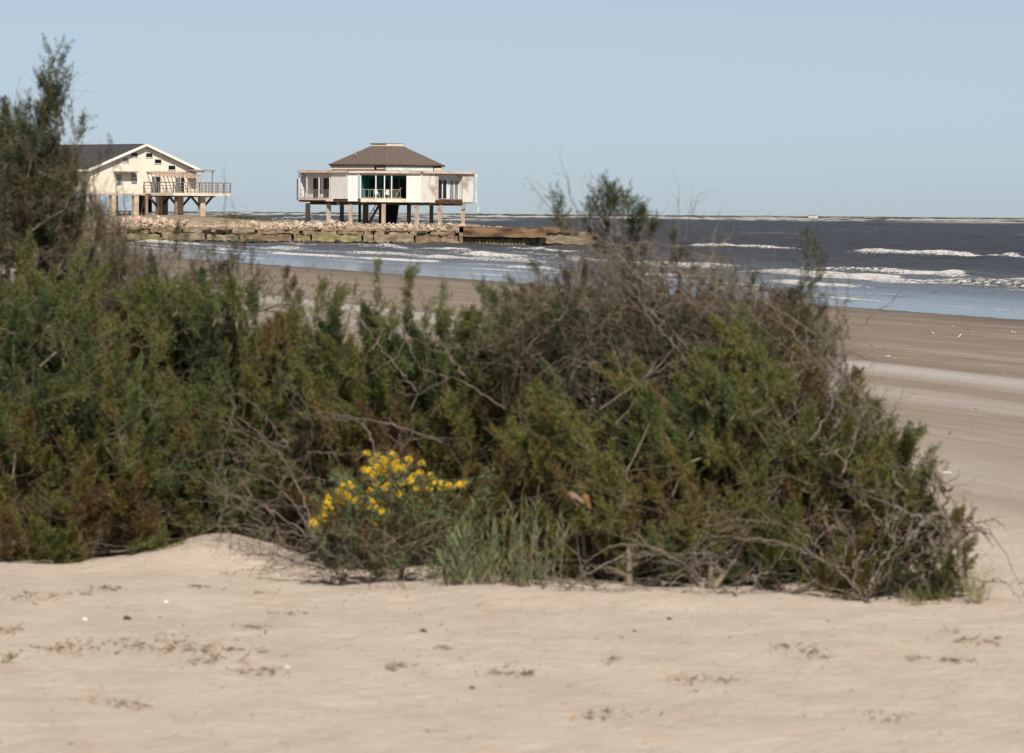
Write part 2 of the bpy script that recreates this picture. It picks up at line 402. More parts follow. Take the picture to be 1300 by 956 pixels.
def slab(b, x0, x1, zt0, zt1, zb0, zb1, y0, y1, n=6, seed=0, rag=.06):
    """a weathered slab, seen from the front, with a ragged top and bottom edge"""
    r = random.Random(seed); vs = []
    for i in range(n + 1):
        f = i / n; x = x0 + (x1 - x0) * f
        j1 = r.uniform(-rag, rag); j2 = r.uniform(-rag, rag); jy = r.uniform(-.05, .05)
        zt = zt0 + (zt1 - zt0) * f + j1; zb = zb0 + (zb1 - zb0) * f + j2
        vs += [(x, y0 + jy, zb), (x, y0 + jy, zt), (x, y1, zt + .02), (x, y1, zb)]
    fs = []
    for i in range(n):
        a = i * 4; c = a + 4
        fs += [(a, c, c + 1, a + 1), (a + 1, c + 1, c + 2, a + 2), (a + 2, c + 2, c + 3, a + 3), (a + 3, c + 3, c, a)]
    fs += [(0, 1, 2, 3), tuple(n * 4 + k for k in (3, 2, 1, 0))]
    b.add(vs, fs)

def seawall():
    t = thing('seawall', 'low broken brown seawall standing in the surf below both houses', 'seawall', (wx(380), WY, 0))
    ox = t.location.x
    L = lambda px: wx(px) - ox
    r = random.Random(3)
    # lower course of panels
    edges = [100, 160, 205, 262, 305, 372, 395, 460, 474, 527, 583]
    for i in range(len(edges) - 1):
        b = MB(); z1 = r.uniform(.80, .95)
        slab(b, L(edges[i]) + r.uniform(.03, .12), L(edges[i + 1]) - r.uniform(.03, .2), z1, z1 - r.uniform(0, .15), .18, .16, -.28 + r.uniform(-.12, .1), .4, 14, i, .09)
        b.build('lower_panel', MT[('panelgreen', 'panel', 'panelbrown', 'panelgreen', 'panel')[(i * 3) % 5]], t)
    # upper course
    edges = [100, 140, 190, 232, 326, 384, 428, 462, 520, 546, 580]
    for i in range(len(edges) - 1):
        b = MB(); a = r.uniform(1.16, 1.30)
        if 190 <= edges[i] < 320: zt, zb = 1.52, .98
        else: zt, zb = a, .90
        slab(b, L(edges[i]) + .05, L(edges[i + 1]) - r.uniform(.05, .35), zt, zt - r.uniform(.0, .14), zb, zb - .04, .02 + r.uniform(-.12, .1), 1.0, 12, 40 + i, .08)
        b.build('upper_panel', MT['panel'] if i in (3, 8) else MT[('panelbrown', 'cap')[i % 2]], t)
    b = MB(); slab(b, L(100), L(583), 1.36, 1.38, 1.27, 1.27, .16, 1.5, 90, 77, .07); b.build('cap_beam', MT['cap'], t)
    for i in range(26):                 # broken lumps and tilted pieces along the face
        x = r.uniform(L(110), L(578)); w_ = r.uniform(.4, 1.7); z_ = r.choice((.12, .2, .9, 1.0, 1.25)); tl = r.uniform(-.14, .14)
        b = MB(); slab(b, x, x + w_, z_ + r.uniform(.1, .28), z_ + r.uniform(.1, .25) + tl, z_, z_ + tl, -.42, .2, 5, 200 + i, .05)
        b.build('broken_piece', MT[r.choice(('panel', 'panelbrown', 'panelgreen', 'cap', 'slime_and_shade'))], t)
    b = MB(); slab(b, L(100), L(586), .26, .26, -1, -1, -.12, .5, 60, 78, .07); b.build('footing', MT['slime_and_shade'], t)
    # core whose black colour stands in for shade in the joints
    MB().box((L(100), .45, -1), (L(583), 1.3, 1.2)).build('backing', MT['slime_and_shade'], t)
    # rusted sheet piling on the right
    b = MB(); b.box((L(583) + .0, -.5, -.8), (L(588), .6, 1.75)); b.box((L(578), -.5, 1.15), (L(590), .5, 1.72)); b.build('corner_pile', MT['cap'], t)
    b = MB(); slab(b, L(588.5), L(694), 1.76, 1.70, .80, .74, -.75, 1.2, 20, 9, .04); b.build('rusty_plate', MT['rust'], t)
    b = MB()
    n = 34
    for i in range(n):
        x0 = L(590) + (L(668) - L(590)) * i / n; x1 = L(590) + (L(668) - L(590)) * (i + .72) / n
        b.box((x0, -.25 + .12 * (i % 2), -.8), (x1, .1, .55 + .05 * math.sin(i)))
    b.build('sheet_piling', MT['panelgreen'], t)
    MB().box((L(588), .1, -.8), (L(694), 1.1, .78)).build('backing', MT['slime_and_shade'], t)  # second core, coloured black as the shade behind the sheet piles
    b = MB(); slab(b, L(686), L(758), 1.60, 1.2, .15, .0, -.2, 1.5, 14, 91, .12); b.build('rock_ledge', MT['panel'], t)
    b = MB(); slab(b, L(690), L(735), 1.78, 1.6, 1.25, 1.2, -.45, 1.0, 9, 94, .07); b.build('rusty_plate', MT['rust'], t)
seawall()

def rock_mesh(seed, mt):
    import bmesh
    bm = bmesh.new(); bmesh.ops.create_icosphere(bm, subdivisions=2, radius=.5)
    r = random.Random(seed)
    pl = [(Vector((r.uniform(-1, 1), r.uniform(-1, 1), r.uniform(-1, 1))).normalized(), r.uniform(.27, .44)) for _ in range(9)]
    for v in bm.verts:
        for n, d in pl:
            k = v.co.dot(n)
            if k > d: v.co -= n * (k - d)
        v.co *= r.uniform(.95, 1.05)
        v.co.z *= .7
    me = bpy.data.meshes.new('rock'); bm.to_mesh(me); bm.free(); me.materials.append(mt); return me
RM = [rock_mesh(i, MT['rock'] if i < 6 else MT['rockred']) for i in range(9)]
def rubble():
    r = random.Random(21); k = 0
    zones = [(150, 250, .22, 1.75), (250, 380, .30, 1.6), (365, 440, .34, 1.62), (440, 585, .28, 1.5), (150, 235, .4, 2.1)]
    for zi, (a, c, sz, z) in enumerate(zones):
        for i in range(54 if zi != 2 else 62):
            px = r.uniform(a, c); dy = r.uniform(.5, 5.0)
            s_ = sz * (.55 + 1.5 * r.random() ** 2.2) * (1.6 if r.random() < .08 else 1)
            me = RM[r.randrange(9)] if (zi in (0, 4) and r.random() < .6) else RM[r.randrange(6)]
            o = bpy.data.objects.new('rubble_rock', me); COL.objects.link(o)
            o.location = (wx(px), WY + dy, 1.34 + .085 * dy + r.uniform(0, .18) + (.35 if zi in (4,) else 0) + (.12 if zi in (2,) else 0) - (.14 if zi == 3 else 0))
            o.rotation_euler = (r.uniform(0, 6), r.uniform(0, 6), r.uniform(0, 6)); o.scale = (s_ * r.uniform(1, 1.5), s_, s_ * r.uniform(.7, 1))
            tag(o, 'pale broken rock in the rubble heaped along the top of the seawall', 'rock', 'rubble rocks behind the seawall')
    for px, sx, h, lab in ((571, 1.0, .85, 'squat brown boulder beside the rightmost pile of the octagonal house'), (586, 1.0, .7, 'reddish boulder on the corner of the rusty seawall plate')):
        o = bpy.data.objects.new('boulder', RM[7 if px > 580 else 2]); COL.objects.link(o)
        o.location = (wx(px), WY + .8, 1.8 + .05); o.scale = (sx, .9, h); tag(o, lab, 'boulder')
    # crumbs between them
    V = []; Fc = []; 
    me = RM[0]; co = np.array([v.co[:] for v in me.vertices]); fc = np.array([p.vertices[:] for p in me.polygons])
    for i in range(900):
        px = r.uniform(150, 640 if i % 5 == 0 else 585); dy = r.uniform(.3, 6)
        s_ = r.uniform(.1, .3)
        c, n = math.cos(i), math.sin(i)
        q = co * s_; q = np.stack([q[:, 0] * c - q[:, 2] * n, q[:, 1], q[:, 0] * n + q[:, 2] * c], 1)
        zz = 1.36 + .085 * dy + r.uniform(-.02, .2)
        if px > 586: zz = 1.76; dy = r.uniform(-.4, .8)
        V.append(q + np.array([wx(px), WY + dy, zz])); Fc.append(fc + len(co) * i)
    tag(np_mesh('rubble_chips', np.concatenate(V), np.concatenate(Fc), MT['rock']), 'small pale stone chips filling the rubble bank', 'rubble', kind='stuff')
rubble()

# ------------------------------------------------------------------ octagonal house on piles
MT['white'] = mat('weathered_white_siding', (.80, .77, .73), .8, .3, (.70, .65, .59), .7, .004, 10, (2, 2, .5), lo=.5, hi=.75)
MT['whitecol'] = mat('grimy_white_panel', (.74, .70, .66), .8, .3, (.40, .33, .29), 1.0, .01, 10, (1.2, 1.2, .6), lo=.50, hi=.66)
MT['pinktrim'] = mat('faded_pink_trim', (.66, .52, .44), .8, .2, (.42, .30, .24), 1.2, stretch=(1, 1, 3), lo=.45, hi=.7)
MT['trim'] = mat('cream_trim', (.74, .66, .55), .8, .3, (.52, .42, .33), .9, lo=.5, hi=.75)
MT['teal'] = mat('teal_wall', (.02, .22, .18), .8, .2, (.05, .30, .25), 1.5)
MT['tealpale'] = mat('pale_aqua_band', (.50, .66, .60), .8, .2, (.75, .76, .70), 1.1, stretch=(1, 1, 2), lo=.4, hi=.6)
MT['shingle'] = mat('brown_shingles', (.112, .088, .074), .95, .1, (.17, .135, .115), 3.5, .02, 12, (1, 1, 3), lo=.35, hi=.7)
MT['greyroof'] = mat('grey_shingles', (.060, .055, .062), .95, .1, (.088, .080, .088), 3.0, .02, 12, lo=.35, hi=.7)
MT['pile'] = mat('weathered_pile', (.50, .40, .32), .9, .2, (.33, .25, .19), 1.8, .01, 8, (2, 2, .4))
MT['creampile'] = mat('cream_pile', (.62, .52, .38), .9, .2, (.42, .33, .24), 1.2, .01, 6)
MT['beam'] = mat('dark_brown_beam', (.13, .075, .05), .9, .2, (.07, .04, .03), 1.4)
MT['void'] = mat('dark_interior', (.012, .012, .014), .6, .3)
MT['glass'] = mat('dark_glass', (.012, .016, .024), .12, .5)
MT['curtain'] = mat('grey_curtained_glass', (.28, .30, .32), .3, .5, (.12, .13, .15), 2.0, stretch=(3, 3, .3))
MT['railgrey'] = mat('grey_rail', (.34, .30, .27), .8, .2)
MT['cream'] = mat('cream_siding', (.80, .745, .63), .8, .2, (.70, .63, .50), .8, .004, 10, (.6, .6, 3), lo=.45, hi=.75)
MT['creamtrim'] = mat('white_barge_board', (.82, .80, .74), .7, .3)
MT['redwood'] = mat('weathered_brown_rail', (.21, .145, .11), .85, .2, (.34, .26, .20), 2)
MT['plastic'] = mat('white_chair', (.72, .68, .62), .6, .3)

def octo_house():
    K = 500.0 / F
    cpx = 490.8
    c = P(cpx, 269, 500.0)
    t = thing('octagonal_beach_house', 'white octagonal house with brown hipped roof raised on square piles over the surf', 'house', (c[0], 500.0, HZ))
    A = 9.25; S = A * math.tan(PI / 8)
    zf = 4.5 - HZ; zb = 4.08 - HZ; zt = 7.12 - HZ
    CR = .0169
    def fac(phi):                      # facet frame: n outward, e along (left to right as seen from outside)
        n = (math.cos(phi), math.sin(phi)); e = (-n[1], n[0]); return n, e
    FR, RD, LD = -PI / 2, -PI / 4, -3 * PI / 4
    def pt(phi, u, inset, z):
        n, e = fac(phi); return (n[0] * (A - inset) + e[0] * u, n[1] * (A - inset) + e[1] * u, z)
    def pan(b, phi, u0, u1, z0, z1, inset=0.0, th=.14):
        q = [pt(phi, u0, inset, 0)[:2], pt(phi, u1, inset, 0)[:2], pt(phi, u1, inset + th, 0)[:2], pt(phi, u0, inset + th, 0)[:2]]
        b.prism(q, z0, z1)
    octp = lambda a: [(a / math.cos(PI / 8) * math.cos(PI / 8 + k * PI / 4), a / math.cos(PI / 8) * math.sin(PI / 8 + k * PI / 4)) for k in range(8)]
    hexp = lambda R, ox=0: [(ox + R * math.cos(-PI / 2 + k * PI / 3), R * math.sin(-PI / 2 + k * PI / 3)) for k in range(6)]
    # floor and flat lower roof
    MB().prism(octp(A - .06), zb + .05, zf).build('floor', MT['beam'], t)
    MB().prism(octp(A + .1), zt, zt + .13).build('porch_roof', MT['beam'], t)
    b = MB()
    for phi, u0, u1 in ((LD, -S, S), (RD, -S, S)): pan(b, phi, u0, u1, zt - .02, zt + .24, -.22, .1)
    pan(b, FR, -S, S, zt - .05, zt + .20, -.24, .1)
    b.build('roof_fascia', MT['pinktrim'], t)
    # core under hexagonal roof
    MB().prism(hexp(6.65, .03), zt + .135, zt + .86).build('clerestory', MT['beam'], t)
    b = MB()
    R = 6.78; v = hexp(R, .03)
    def hband(k0, k1, f0, f1, z0, z1, off):
        a, c2 = v[k0 % 6], v[k1 % 6]; p0 = (a[0] + (c2[0] - a[0]) * f0, a[1] + (c2[1] - a[1]) * f0); p1 = (a[0] + (c2[0] - a[0]) * f1, a[1] + (c2[1] - a[1]) * f1)
        dx, dy = c2[0] - a[0], c2[1] - a[1]; l = math.hypot(dx, dy); nx, ny = dy / l * off, -dx / l * off
        return [(p0[0] + nx, p0[1] + ny), (p1[0] + nx, p1[1] + ny), p1, p0], z0, z1
    b.prism(*hband(0, 1, .0, .84, zt + .26, zt + .72, .05)); b.build('clerestory_band', MT['tealpale'], t)
    b = MB(); b.prism(*hband(5, 6, .0, .80, zt + .36, zt + .72, .05)); b.prism(*hband(5, 6, .84, .99, zt + .38, zt + .62, .04)); b.prism(*hband(0, 1, .86, .99, zt + .3, zt + .6, .05)); b.build('clerestory_band', MT['trim'], t)
    # roof
    ze = 8.02 - HZ; zr = 9.95 - HZ
    b = MB(); b.frustum(hexp(7.0, .03), ze, hexp(1.95, .03), zr); roof = b.build('roof', MT['shingle'], t)
    MB().prism(hexp(7.06, .03), ze - .14, ze - .005).build('eave_board', MT['beam'], roof)
    MB().prism(hexp(1.98, .03), zr - .02, zr + .22).build('cupola_band', MT['trim'], roof)
    MB().prism(hexp(2.05, -.05), zr + .225, zr + .27).build('cupola_cap', MT['shingle'], roof)
    MB().box((-3.28, -3.35, zr - 1.05), (-3.18, -3.25, zr - .55)).build('vent_pipe', MT['railgrey'], roof)
    # ---- front facet: solid walls both sides of the porch
    pw0, pw1 = -2.42, 2.27
    b = MB(); pan(b, FR, -S + .02, pw0 - .38, zf - .30, zt - .03); b.build('front_wall', MT['white'], t)
    b = MB(); pan(b, FR, pw1 + .03, S - .02, zf - .35, zt - .04); b.build('front_wall', MT['white'], t)
    b = MB(); pan(b, LD, S - 2.62, S - .02, zf - .05, zt - .03); b.build('left_wall', MT['white'], t)
    b = MB(); pan(b, RD, -S + .02, -S + 2.05, zf - .35, zt - .04); b.build('right_wall', MT['whitecol'], t)
    b = MB(); pan(b, RD, -S + 2.1, -S + 2.55, zf - .1, zt - .04, .02); b.build('tan_board', MT['pinktrim'], t)
    # recess of the front porch
    D = 3.0
    b = MB(); pan(b, FR, pw0 + .6, pw1 + .1, zf, zt - .05, D, .1)
    q = [(pw0 - .05, -A + .2), (pw0 + .62, -A + D), (pw0 + .55, -A + D + .05), (pw0 - .15, -A + .25)]
    b.prism(q, zf, zt - .05); b.build('porch_wall', MT['teal'], t)
    b = MB(); pan(b, FR, pw1 + .02, pw1 + .12, zf, zt - .05, .2, D - .25); b.build('porch_side_wall', MT['white'], t)
    b = MB(); pan(b, FR, -1.68, -.92, zf + .95, zf + 2.05, D - .04, .03); b.build('window', MT['void'], t)
    b = MB(); pan(b, FR, -.35, .4, zf + .95, zf + 1.95, D - .04, .03); b.build('window', MT['void'], t)
    b = MB(); pan(b, FR, .85, 2.2, zf + .02, zf + 2.1, D - .05, .04); b.build('door', MT['void'], t)
    b = MB(); pan(b, FR, 1.42, 1.5, zf + .02, zf + 2.05, D - .08, .03); b.build('door_frame', MT['railgrey'], t)
    b = MB(); pan(b, FR, pw0 - .06, pw1 + .04, zf - .36, zf + .02, -.05, .12); b.build('floor_fascia', MT['trim'], t)
    b = MB(); pan(b, FR, pw0 - .02, pw1 + .04, zt - .26, zt - .05, -.03, .12); b.build('porch_beam', MT['pinktrim'], t)
    for u in (pw0 - .08, -.9, .0, .75): 
        b = MB(); pan(b, FR, u - .055, u + .055, zf, zt - .26, .0, .11); b.build('porch_post', MT['white'], t)
    # railings
    def rail(phi, u0, u1, inset, h, n, m, sag=0):
        b = MB()
        b.bar(pt(phi, u0, inset, zf + h), pt(phi, u1, inset, zf + h - sag), .06, .05)
        b.bar(pt(phi, u0, inset, zf + .1), pt(phi, u1, inset, zf + .1), .05, .05)
        for i in range(n + 1):
            u = u0 + (u1 - u0) * i / n
            if random.random() < .15: continue
            b.bar(pt(phi, u, inset, zf + .1), pt(phi, u, inset, zf + h), .04, .03)
        b.build('railing', m, t)
    rail(FR, pw0, pw1 - .6, .06, .92, 22, MT['railgrey'])
    # ---- left diagonal porch
    b = MB(); pan(b, LD, -S + .1, S - 2.6, zf, zt - .02, .95, .1); b.build('porch_wall', MT['white'], t)
    q = [pt(LD, -S + .02, .3, 0)[:2], pt(LD, -S + .14, .3, 0)[:2], pt(LD, -S + .14, .95, 0)[:2], pt(LD, -S + .02, .95, 0)[:2]]
    b = MB(); b.prism(q, zf - .05, zt - .02); b.build('porch_side_wall', MT['white'], t)
    for u0, u1 in ((1.35, 2.4), (2.95, 4.1)):
        b = MB(); pan(b, LD, -S + u0, -S + u1, zf + .02, zf + 2.05, .9, .03); b.build('door', MT['void'], t)
        b = MB(); pan(b, LD, -S + (u0 + u1) / 2 - .03, -S + (u0 + u1) / 2 + .03, zf + .02, zf + 2.0, .87, .03); b.build('door_frame', MT['railgrey'], t)
    for u in (.06, 1.25, 3.15, 4.82):
        b = MB(); pan(b, LD, -S + u - .05, -S + u + .05, zf - (.2 if u < 1 else 0), zt - .02, .02, .1); b.build('porch_post', MT['white'], t)
    rail(LD, -S + .1, S - 2.7, .08, .85, 16, MT['railgrey'], .0)
    b = MB(); b.bar(pt(LD, -S + .7, .1, zf + .05), pt(LD, -S + 1.8, .1, zf + .8), .05); b.bar(pt(LD, -S + 1.3, .1, zf + .1), pt(LD, -S + 2.3, .1, zf + .7), .04); b.build('fallen_rail', MT['railgrey'], t)
    b = MB(); pan(b, LD, -S, S - 2.6, zf - .2, zf + .02, -.03, .1); b.build('floor_fascia', MT['pinktrim'], t)
    b = MB(); pan(b, LD, S - 3.3, S - 2.2, zf - .32, zf - .02, -.09, .05); b.build('loose_board', MT['whitecol'], t)
    # left side facet, edge on, with broken wall
    b = MB(); pan(b, PI, -S, -S + .9, zf, zt, 0, .08); pan(b, PI, S - 1.2, S - .1, zf - .25, zf + 2.1, -.02, .06); b.build('side_wall', MT['whitecol'], t)
    b = MB(); b.box((-A - .16, -3.9, zf - .2), (-A - .06, -3.6, zf + 2.0)); b.build('corner_pipe', MT['glass'], t)
    # ---- right diagonal: windows in a shallow recess
    U = lambda cr: -S + (cr - 840) * CR / .7071
    b = MB(); pan(b, RD, U(945), U(1105), zf, zt - .04, .75, .1); b.build('window_wall', MT['white'], t)
    for a, c2, mm in ((968, 1026, 'glass'), (1040, 1098, 'curtain')):
        b = MB(); pan(b, RD, U(a), U(c2), zf + .08, zf + 1.95, .71, .03); w = b.build('window', MT[mm], t)
        b = MB()
        for q0 in (a - 2, (a + c2) / 2 - 2, c2 - 3): pan(b, RD, U(q0), U(q0 + 5), zf + .02, zf + 2.0, .66, .04)
        pan(b, RD, U(a - 2), U(c2 + 2), zf + 1.95, zf + 2.03, .65, .04); b.build('frame', MT['creamtrim'], w)
    b = MB(); pan(b, RD, U(1096), U(1160), zf - .3, zt - .02, .0); b.build('right_wall', MT['whitecol'], t)
    b = MB(); pan(b, RD, U(1098), U(1104), zf, zt - .1, .1, .66); b.build('recess_side', MT['white'], t)
    b = MB()
    b.bar(pt(RD, U(1182), .05, zf - .2), pt(RD, U(1182), .05, zt), .09); b.bar(pt(RD, U(1165), .05, zf + .65), pt(RD, U(1186), .05, zf + .65), .05)
    b.bar(pt(RD, U(1165), .05, zf - .12), pt(RD, U(1186), .05, zf - .1), .06); b.build('corner_frame', MT['whitecol'], t)
    b = MB(); pan(b, RD, U(1150), U(1190), zt - .3, zt - .06, .02, .05); b.build('loose_panel', MT['trim'], t)
    b = MB(); pts = [pt(RD, U(1186), 0, zf - .1), pt(RD, U(1190), 0, zf - .5), pt(RD, U(1194), 0, zf - .9), pt(RD, U(1191), 0, zf - 1.25)]
    b.bar(pt(RD, U(1176), 0, zf - .35), pts[0], .05)
    for p, q in zip(pts, pts[1:]): b.bar(p, q, .09, .05)
    b.build('hanging_strip', MT['trim'], t)
    # torn underside
    b = MB(); r = random.Random(5)
    for i in range(26):
        x = r.uniform(-S, A - 2); y = -A + max(0, abs(x) - S) + r.uniform(.05, .6)
        b.bar((x, y, zb + .04 - r.uniform(0, .1)), (x + r.uniform(.5, 1.6), y + (.0 if abs(x) < S else .4), zb + .05 - r.uniform(0, .25)), .08, .05)
    b.build('torn_boards', MT['beam'], t)
    b = MB()
    for y in (-7.9, -4.0, 0.2, 4.0): b.box((-8.0 if abs(y) < 5 else -5, y - .15, zb - .22), (8.0 if abs(y) < 5 else 5, y + .15, zb + .05))
    b.build('floor_beam', MT['beam'], t)
    # piles: crop x, y, bottom width
    for cr, y, w in ((290, -6.4, .46), (430, -8.7, .44), (635, -8.9, .44), (840, -8.7, .46), (983, -6.9, .46), (1125, -4.4, .42),
                     (150, -2.6, .50), (355, 1.5, .44), (462, 4.5, .3), (512, -1.5, .56), (681, .5, .5), (782, -1.0, .44), (922, .8, .42), (600, 3.5, .5), (493, 3.2, .3)):
        x = (cr - 640) * CR
        b = MB(); b.box((x - w / 2, y - w / 2, -1.3), (x + w / 2, y + w / 2, zb - .1)); b.build('pile', MT['pile'], t, bevel=.02)
    b = MB(); r = random.Random(2)   # stair under the house
    x0, z0_, x1, z1_ = (535 - 640) * CR, .2, (608 - 640) * CR, zb + .1
    for y in (-2.8, -1.9):
        b.bar((x0, y, z0_), (x1, y, z1_), .07, .26)
        b.bar((x0, y, z0_ + .75), (x1 - .2, y, z1_ + .2), .06, .06)
        for f in (0.05, .4, .75): b.bar((x0 + (x1 - x0) * f, y, z0_ + (z1_ - z0_) * f), (x0 + (x1 - x0) * f, y, z0_ + (z1_ - z0_) * f + .75), .05)
    for i in range(9):
        f = (i + .5) / 9; b.box((x0 + (x1 - x0) * f - .14, -2.8, z0_ + (z1_ - z0_) * f - .02), (x0 + (x1 - x0) * f + .14, -1.9, z0_ + (z1_ - z0_) * f + .02))
    b.build('stair', MT['railgrey'], t)
    b = MB(); b.frustum([(-.9, -.6), (.95, -.6), (.95, 3), (-.9, 3)], -.3, [(-.35, -.6), (1.3, -.6), (1.3, 3), (-.35, 3)], zb); b.build('storage_enclosure', MT['void'], t)
    b = MB(); b.bar((-8.0, -3.5, zb - .15), (-4.5, -6.5, zb - .3), .05); b.build('sagging_pipe', MT['railgrey'], t)
    t.scale = (.97, .97, 1)
    return t, pt, zf, (FR, RD, LD)
OH, opt, ozf, _ = octo_house()

def chair(label, x, y, z, rz):
    t = thing('plastic_chair', label, 'chair', (x, y, z), rz, 'white chairs on the front porch')
    MB().box((-.24, -.24, .40), (.24, .24, .45)).build('seat', MT['plastic'], t)
    b = MB(); b.add([(-.24, .22, .45), (.24, .22, .45), (.22, .34, .92), (-.22, .34, .92), (-.24, .26, .45), (.24, .26, .45), (.22, .38, .92), (-.22, .38, .92)],
                    [(0, 1, 2, 3), (7, 6, 5, 4), (0, 4, 5, 1), (3, 2, 6, 7), (0, 3, 7, 4), (1, 5, 6, 2)]); b.build('backrest', MT['plastic'], t)
    for sx in (-.2, .2):
        for sy in (-.2, .2): MB().box((sx - .025, sy - .025, 0), (sx + .025, sy + .025, .40)).build('leg', MT['plastic'], t)
        MB().box((sx * 1.2 - .02, -.22, .62), (sx * 1.2 + .02, .28, .66)).build('armrest', MT['plastic'], t)
OX, OY = OH.location.x, OH.location.y
chair('white plastic chair on the front porch beside its left post', OX - .78, OY - 8.2, HZ + ozf, .5)
chair('white plastic chair on the front porch right of its middle post', OX + .25, OY - 8.0, HZ + ozf, -.3)
def ladder():
    t = thing('folding_chair', 'grey folding deck chair leaning at the right end of the front porch', 'chair', (OX + 1.45, OY - 8.3, HZ + ozf), 0)
    b = MB()
    for y in (0, .5): b.bar((-.5, y, 0), (.25, y, 1.15), .05); b.bar((.35, y, 0), (-.3, y, .55), .05)
    b.build('frame', MT['railgrey'], t)
    b = MB()
    for f in (.35, .5, .65, .8, .95): b.bar((-.5 + .75 * f, 0, 1.15 * f), (-.5 + .75 * f, .5, 1.15 * f), .03, .1)
    b.build('sling', MT['plastic'], t)
ladder()

# ------------------------------------------------------------------ gabled house with deck
def gable_house():
    D = 505.0; a = math.radians(37)
    CR = D / F * (270 / 1300)
    def px(cx): return 60 + cx / 4.815
    c = P(px(590), 267, D)
    g0 = 2.05
    t = thing('gabled_beach_house', 'cream gabled house with dark grey roof raised on stout piles at the left', 'house', (c[0], D, g0), a)
    # local frame: gable wall in plane y=0, x along it (right), -y outward toward the sea-side camera, +y back
    W = 6.53; L = 17.0
    zb = 4.80 - g0; zf = zb + .18; ze = 7.42 - g0; za = 9.92 - g0
    b = MB()   # body as closed prism
    prof = [(-W, zb), (W, zb), (W, ze), (0, za - .06), (-W, ze)]
    n = 5; vs = [(x, .0, z) for x, z in prof] + [(x, L, z) for x, z in prof]
    b.add(vs, [(4, 3, 2, 1, 0)[::-1], (5, 6, 7, 8, 9)[::-1]] + [(i, i + 5, (i + 1) % n + 5, (i + 1) % n)[::-1] for i in range(5)])
    b.build('wall', MT['cream'], t)
    ov = .45; sl = (za - ze) / W
    b = MB()   # roof slabs
    for sg in (-1, 1):
        e = W + .55; ez = za - sl * e
        q = [(0, -ov, za), (sg * e, -ov, ez), (sg * e, L + ov, ez), (0, L + ov, za)]
        vs = q + [(x, y, z + .14) for x, y, z in q]
        fs = [(0, 3, 2, 1), (4, 5, 6, 7), (0, 1, 5, 4), (1, 2, 6, 5), (2, 3, 7, 6), (3, 0, 4, 7)]
        b.add(vs, fs if sg < 0 else [f[::-1] for f in fs])
    roof = b.build('roof', MT['greyroof'], t)
    b = MB()
    for sg in (-1, 1):
        e = W + .60; b.bar((0, -ov - .05, za + .02), (sg * e, -ov - .05, za - sl * e + .02), .06, .26)
    b.build('barge_board', MT['creamtrim'], roof)
    b = MB(); b.box((-W - .62, -ov + .01, za - sl * (W + .6) - .1), (-W - .56, L + ov, za - sl * (W + .6) + .12)); b.build('gutter', MT['creamtrim'], roof)
    # openings on the gable: crop position -> local x
    ca = math.cos(a)
    X = lambda cr: (cr - 600) * CR / ca
    Zc = lambda cy: P(px(600), 160 + cy / 4.815, D)[2] - g0
    for cx, cy, w, h, m in ((543, 177, 38, 26, 'glass'), (628, 178, 38, 26, 'glass'), (679, 215, 38, 26, 'glass'), (760, 252, 40, 27, 'glass'), (492, 210, 38, 26, 'curtain')):
        b = MB(); b.box((X(cx - w / 2), -.06, Zc(cy + h / 2)), (X(cx + w / 2), -.02, Zc(cy - h / 2))); wn = b.build('window', MT[m], t)
        b = MB(); x0, x1, z0, z1 = X(cx - w / 2) - .05, X(cx + w / 2) + .05, Zc(cy + h / 2) - .05, Zc(cy - h / 2) + .05
        b.box((x0, -.08, z0), (x1, -.01, z0 + .06)); b.box((x0, -.08, z1 - .06), (x1, -.01, z1)); b.box((x0, -.08, z0 + .06), (x0 + .05, -.01, z1 - .06)); b.box((x1 - .05, -.08, z0 + .06), (x1, -.01, z1 - .06))
        b.build('frame', MT['creamtrim'], wn)
    b = MB(); b.box((X(529), -.07, Zc(352)), (X(558), -.02, Zc(288))); wn = b.build('window', MT['curtain'], t)
    b = MB(); b.box((X(528), -.1, Zc(322)), (X(559), -.075, Zc(316))); b.build('frame', MT['creamtrim'], wn)
    for x0, x1 in ((640, 697), (776, 832)):
        b = MB(); b.box((X(x0), -.07, zf), (X(x1), -.02, Zc(308))); d = b.build('sliding_door', MT['curtain'], t)
        b = MB(); b.box((X(x1 - 24), -.10, zf), (X(x1 - 2), -.075, Zc(310))); b.build('pane', MT['void'], d)
        b = MB(); b.box((X(x0 - 3), -.12, zf), (X(x0 + 2), -.03, Zc(304))); b.box((X(x1 - 1), -.12, zf), (X(x1 + 4), -.03, Zc(304))); b.build('frame', MT['creamtrim'], d)
    b = MB(); b.box((X(425), -.8, Zc(286)), (X(545), -.01, Zc(279))); b.build('window_hood', MT['redwood'], t)
    b = MB(); b.box((X(440), -.07, Zc(360)), (X(470), -.02, Zc(300))); b.build('window', MT['curtain'], t)
    # side windows
    for y in (3, 7.5, 12):
        b = MB(); b.box((-W - .06, y, zf + 1.0), (-W - .02, y + 1.2, zf + 2.1)); b.build('window', MT['curtain'], t)
    # skirt board
    b = MB(); b.box((-W - .03, -.05, zb - .1), (X(592), .05, zb + .08)); b.build('floor_trim', MT['pinktrim'], t)
    # ---- deck
    x0 = X(592); x1 = W + .35; yo = -5.9
    b = MB(); b.box((x0, yo, zf - .14), (x1, -.1, zf)); deck = b.build('deck', MT['redwood'], t)
    b = MB(); b.box((x0, yo - .05, zf - .32), (x1, yo + .02, zf - .02)); b.box((x0 - .05, yo, zf - .32), (x0 + .02, -.1, zf - .02)); b.build('deck_fascia', MT['trim'], deck)
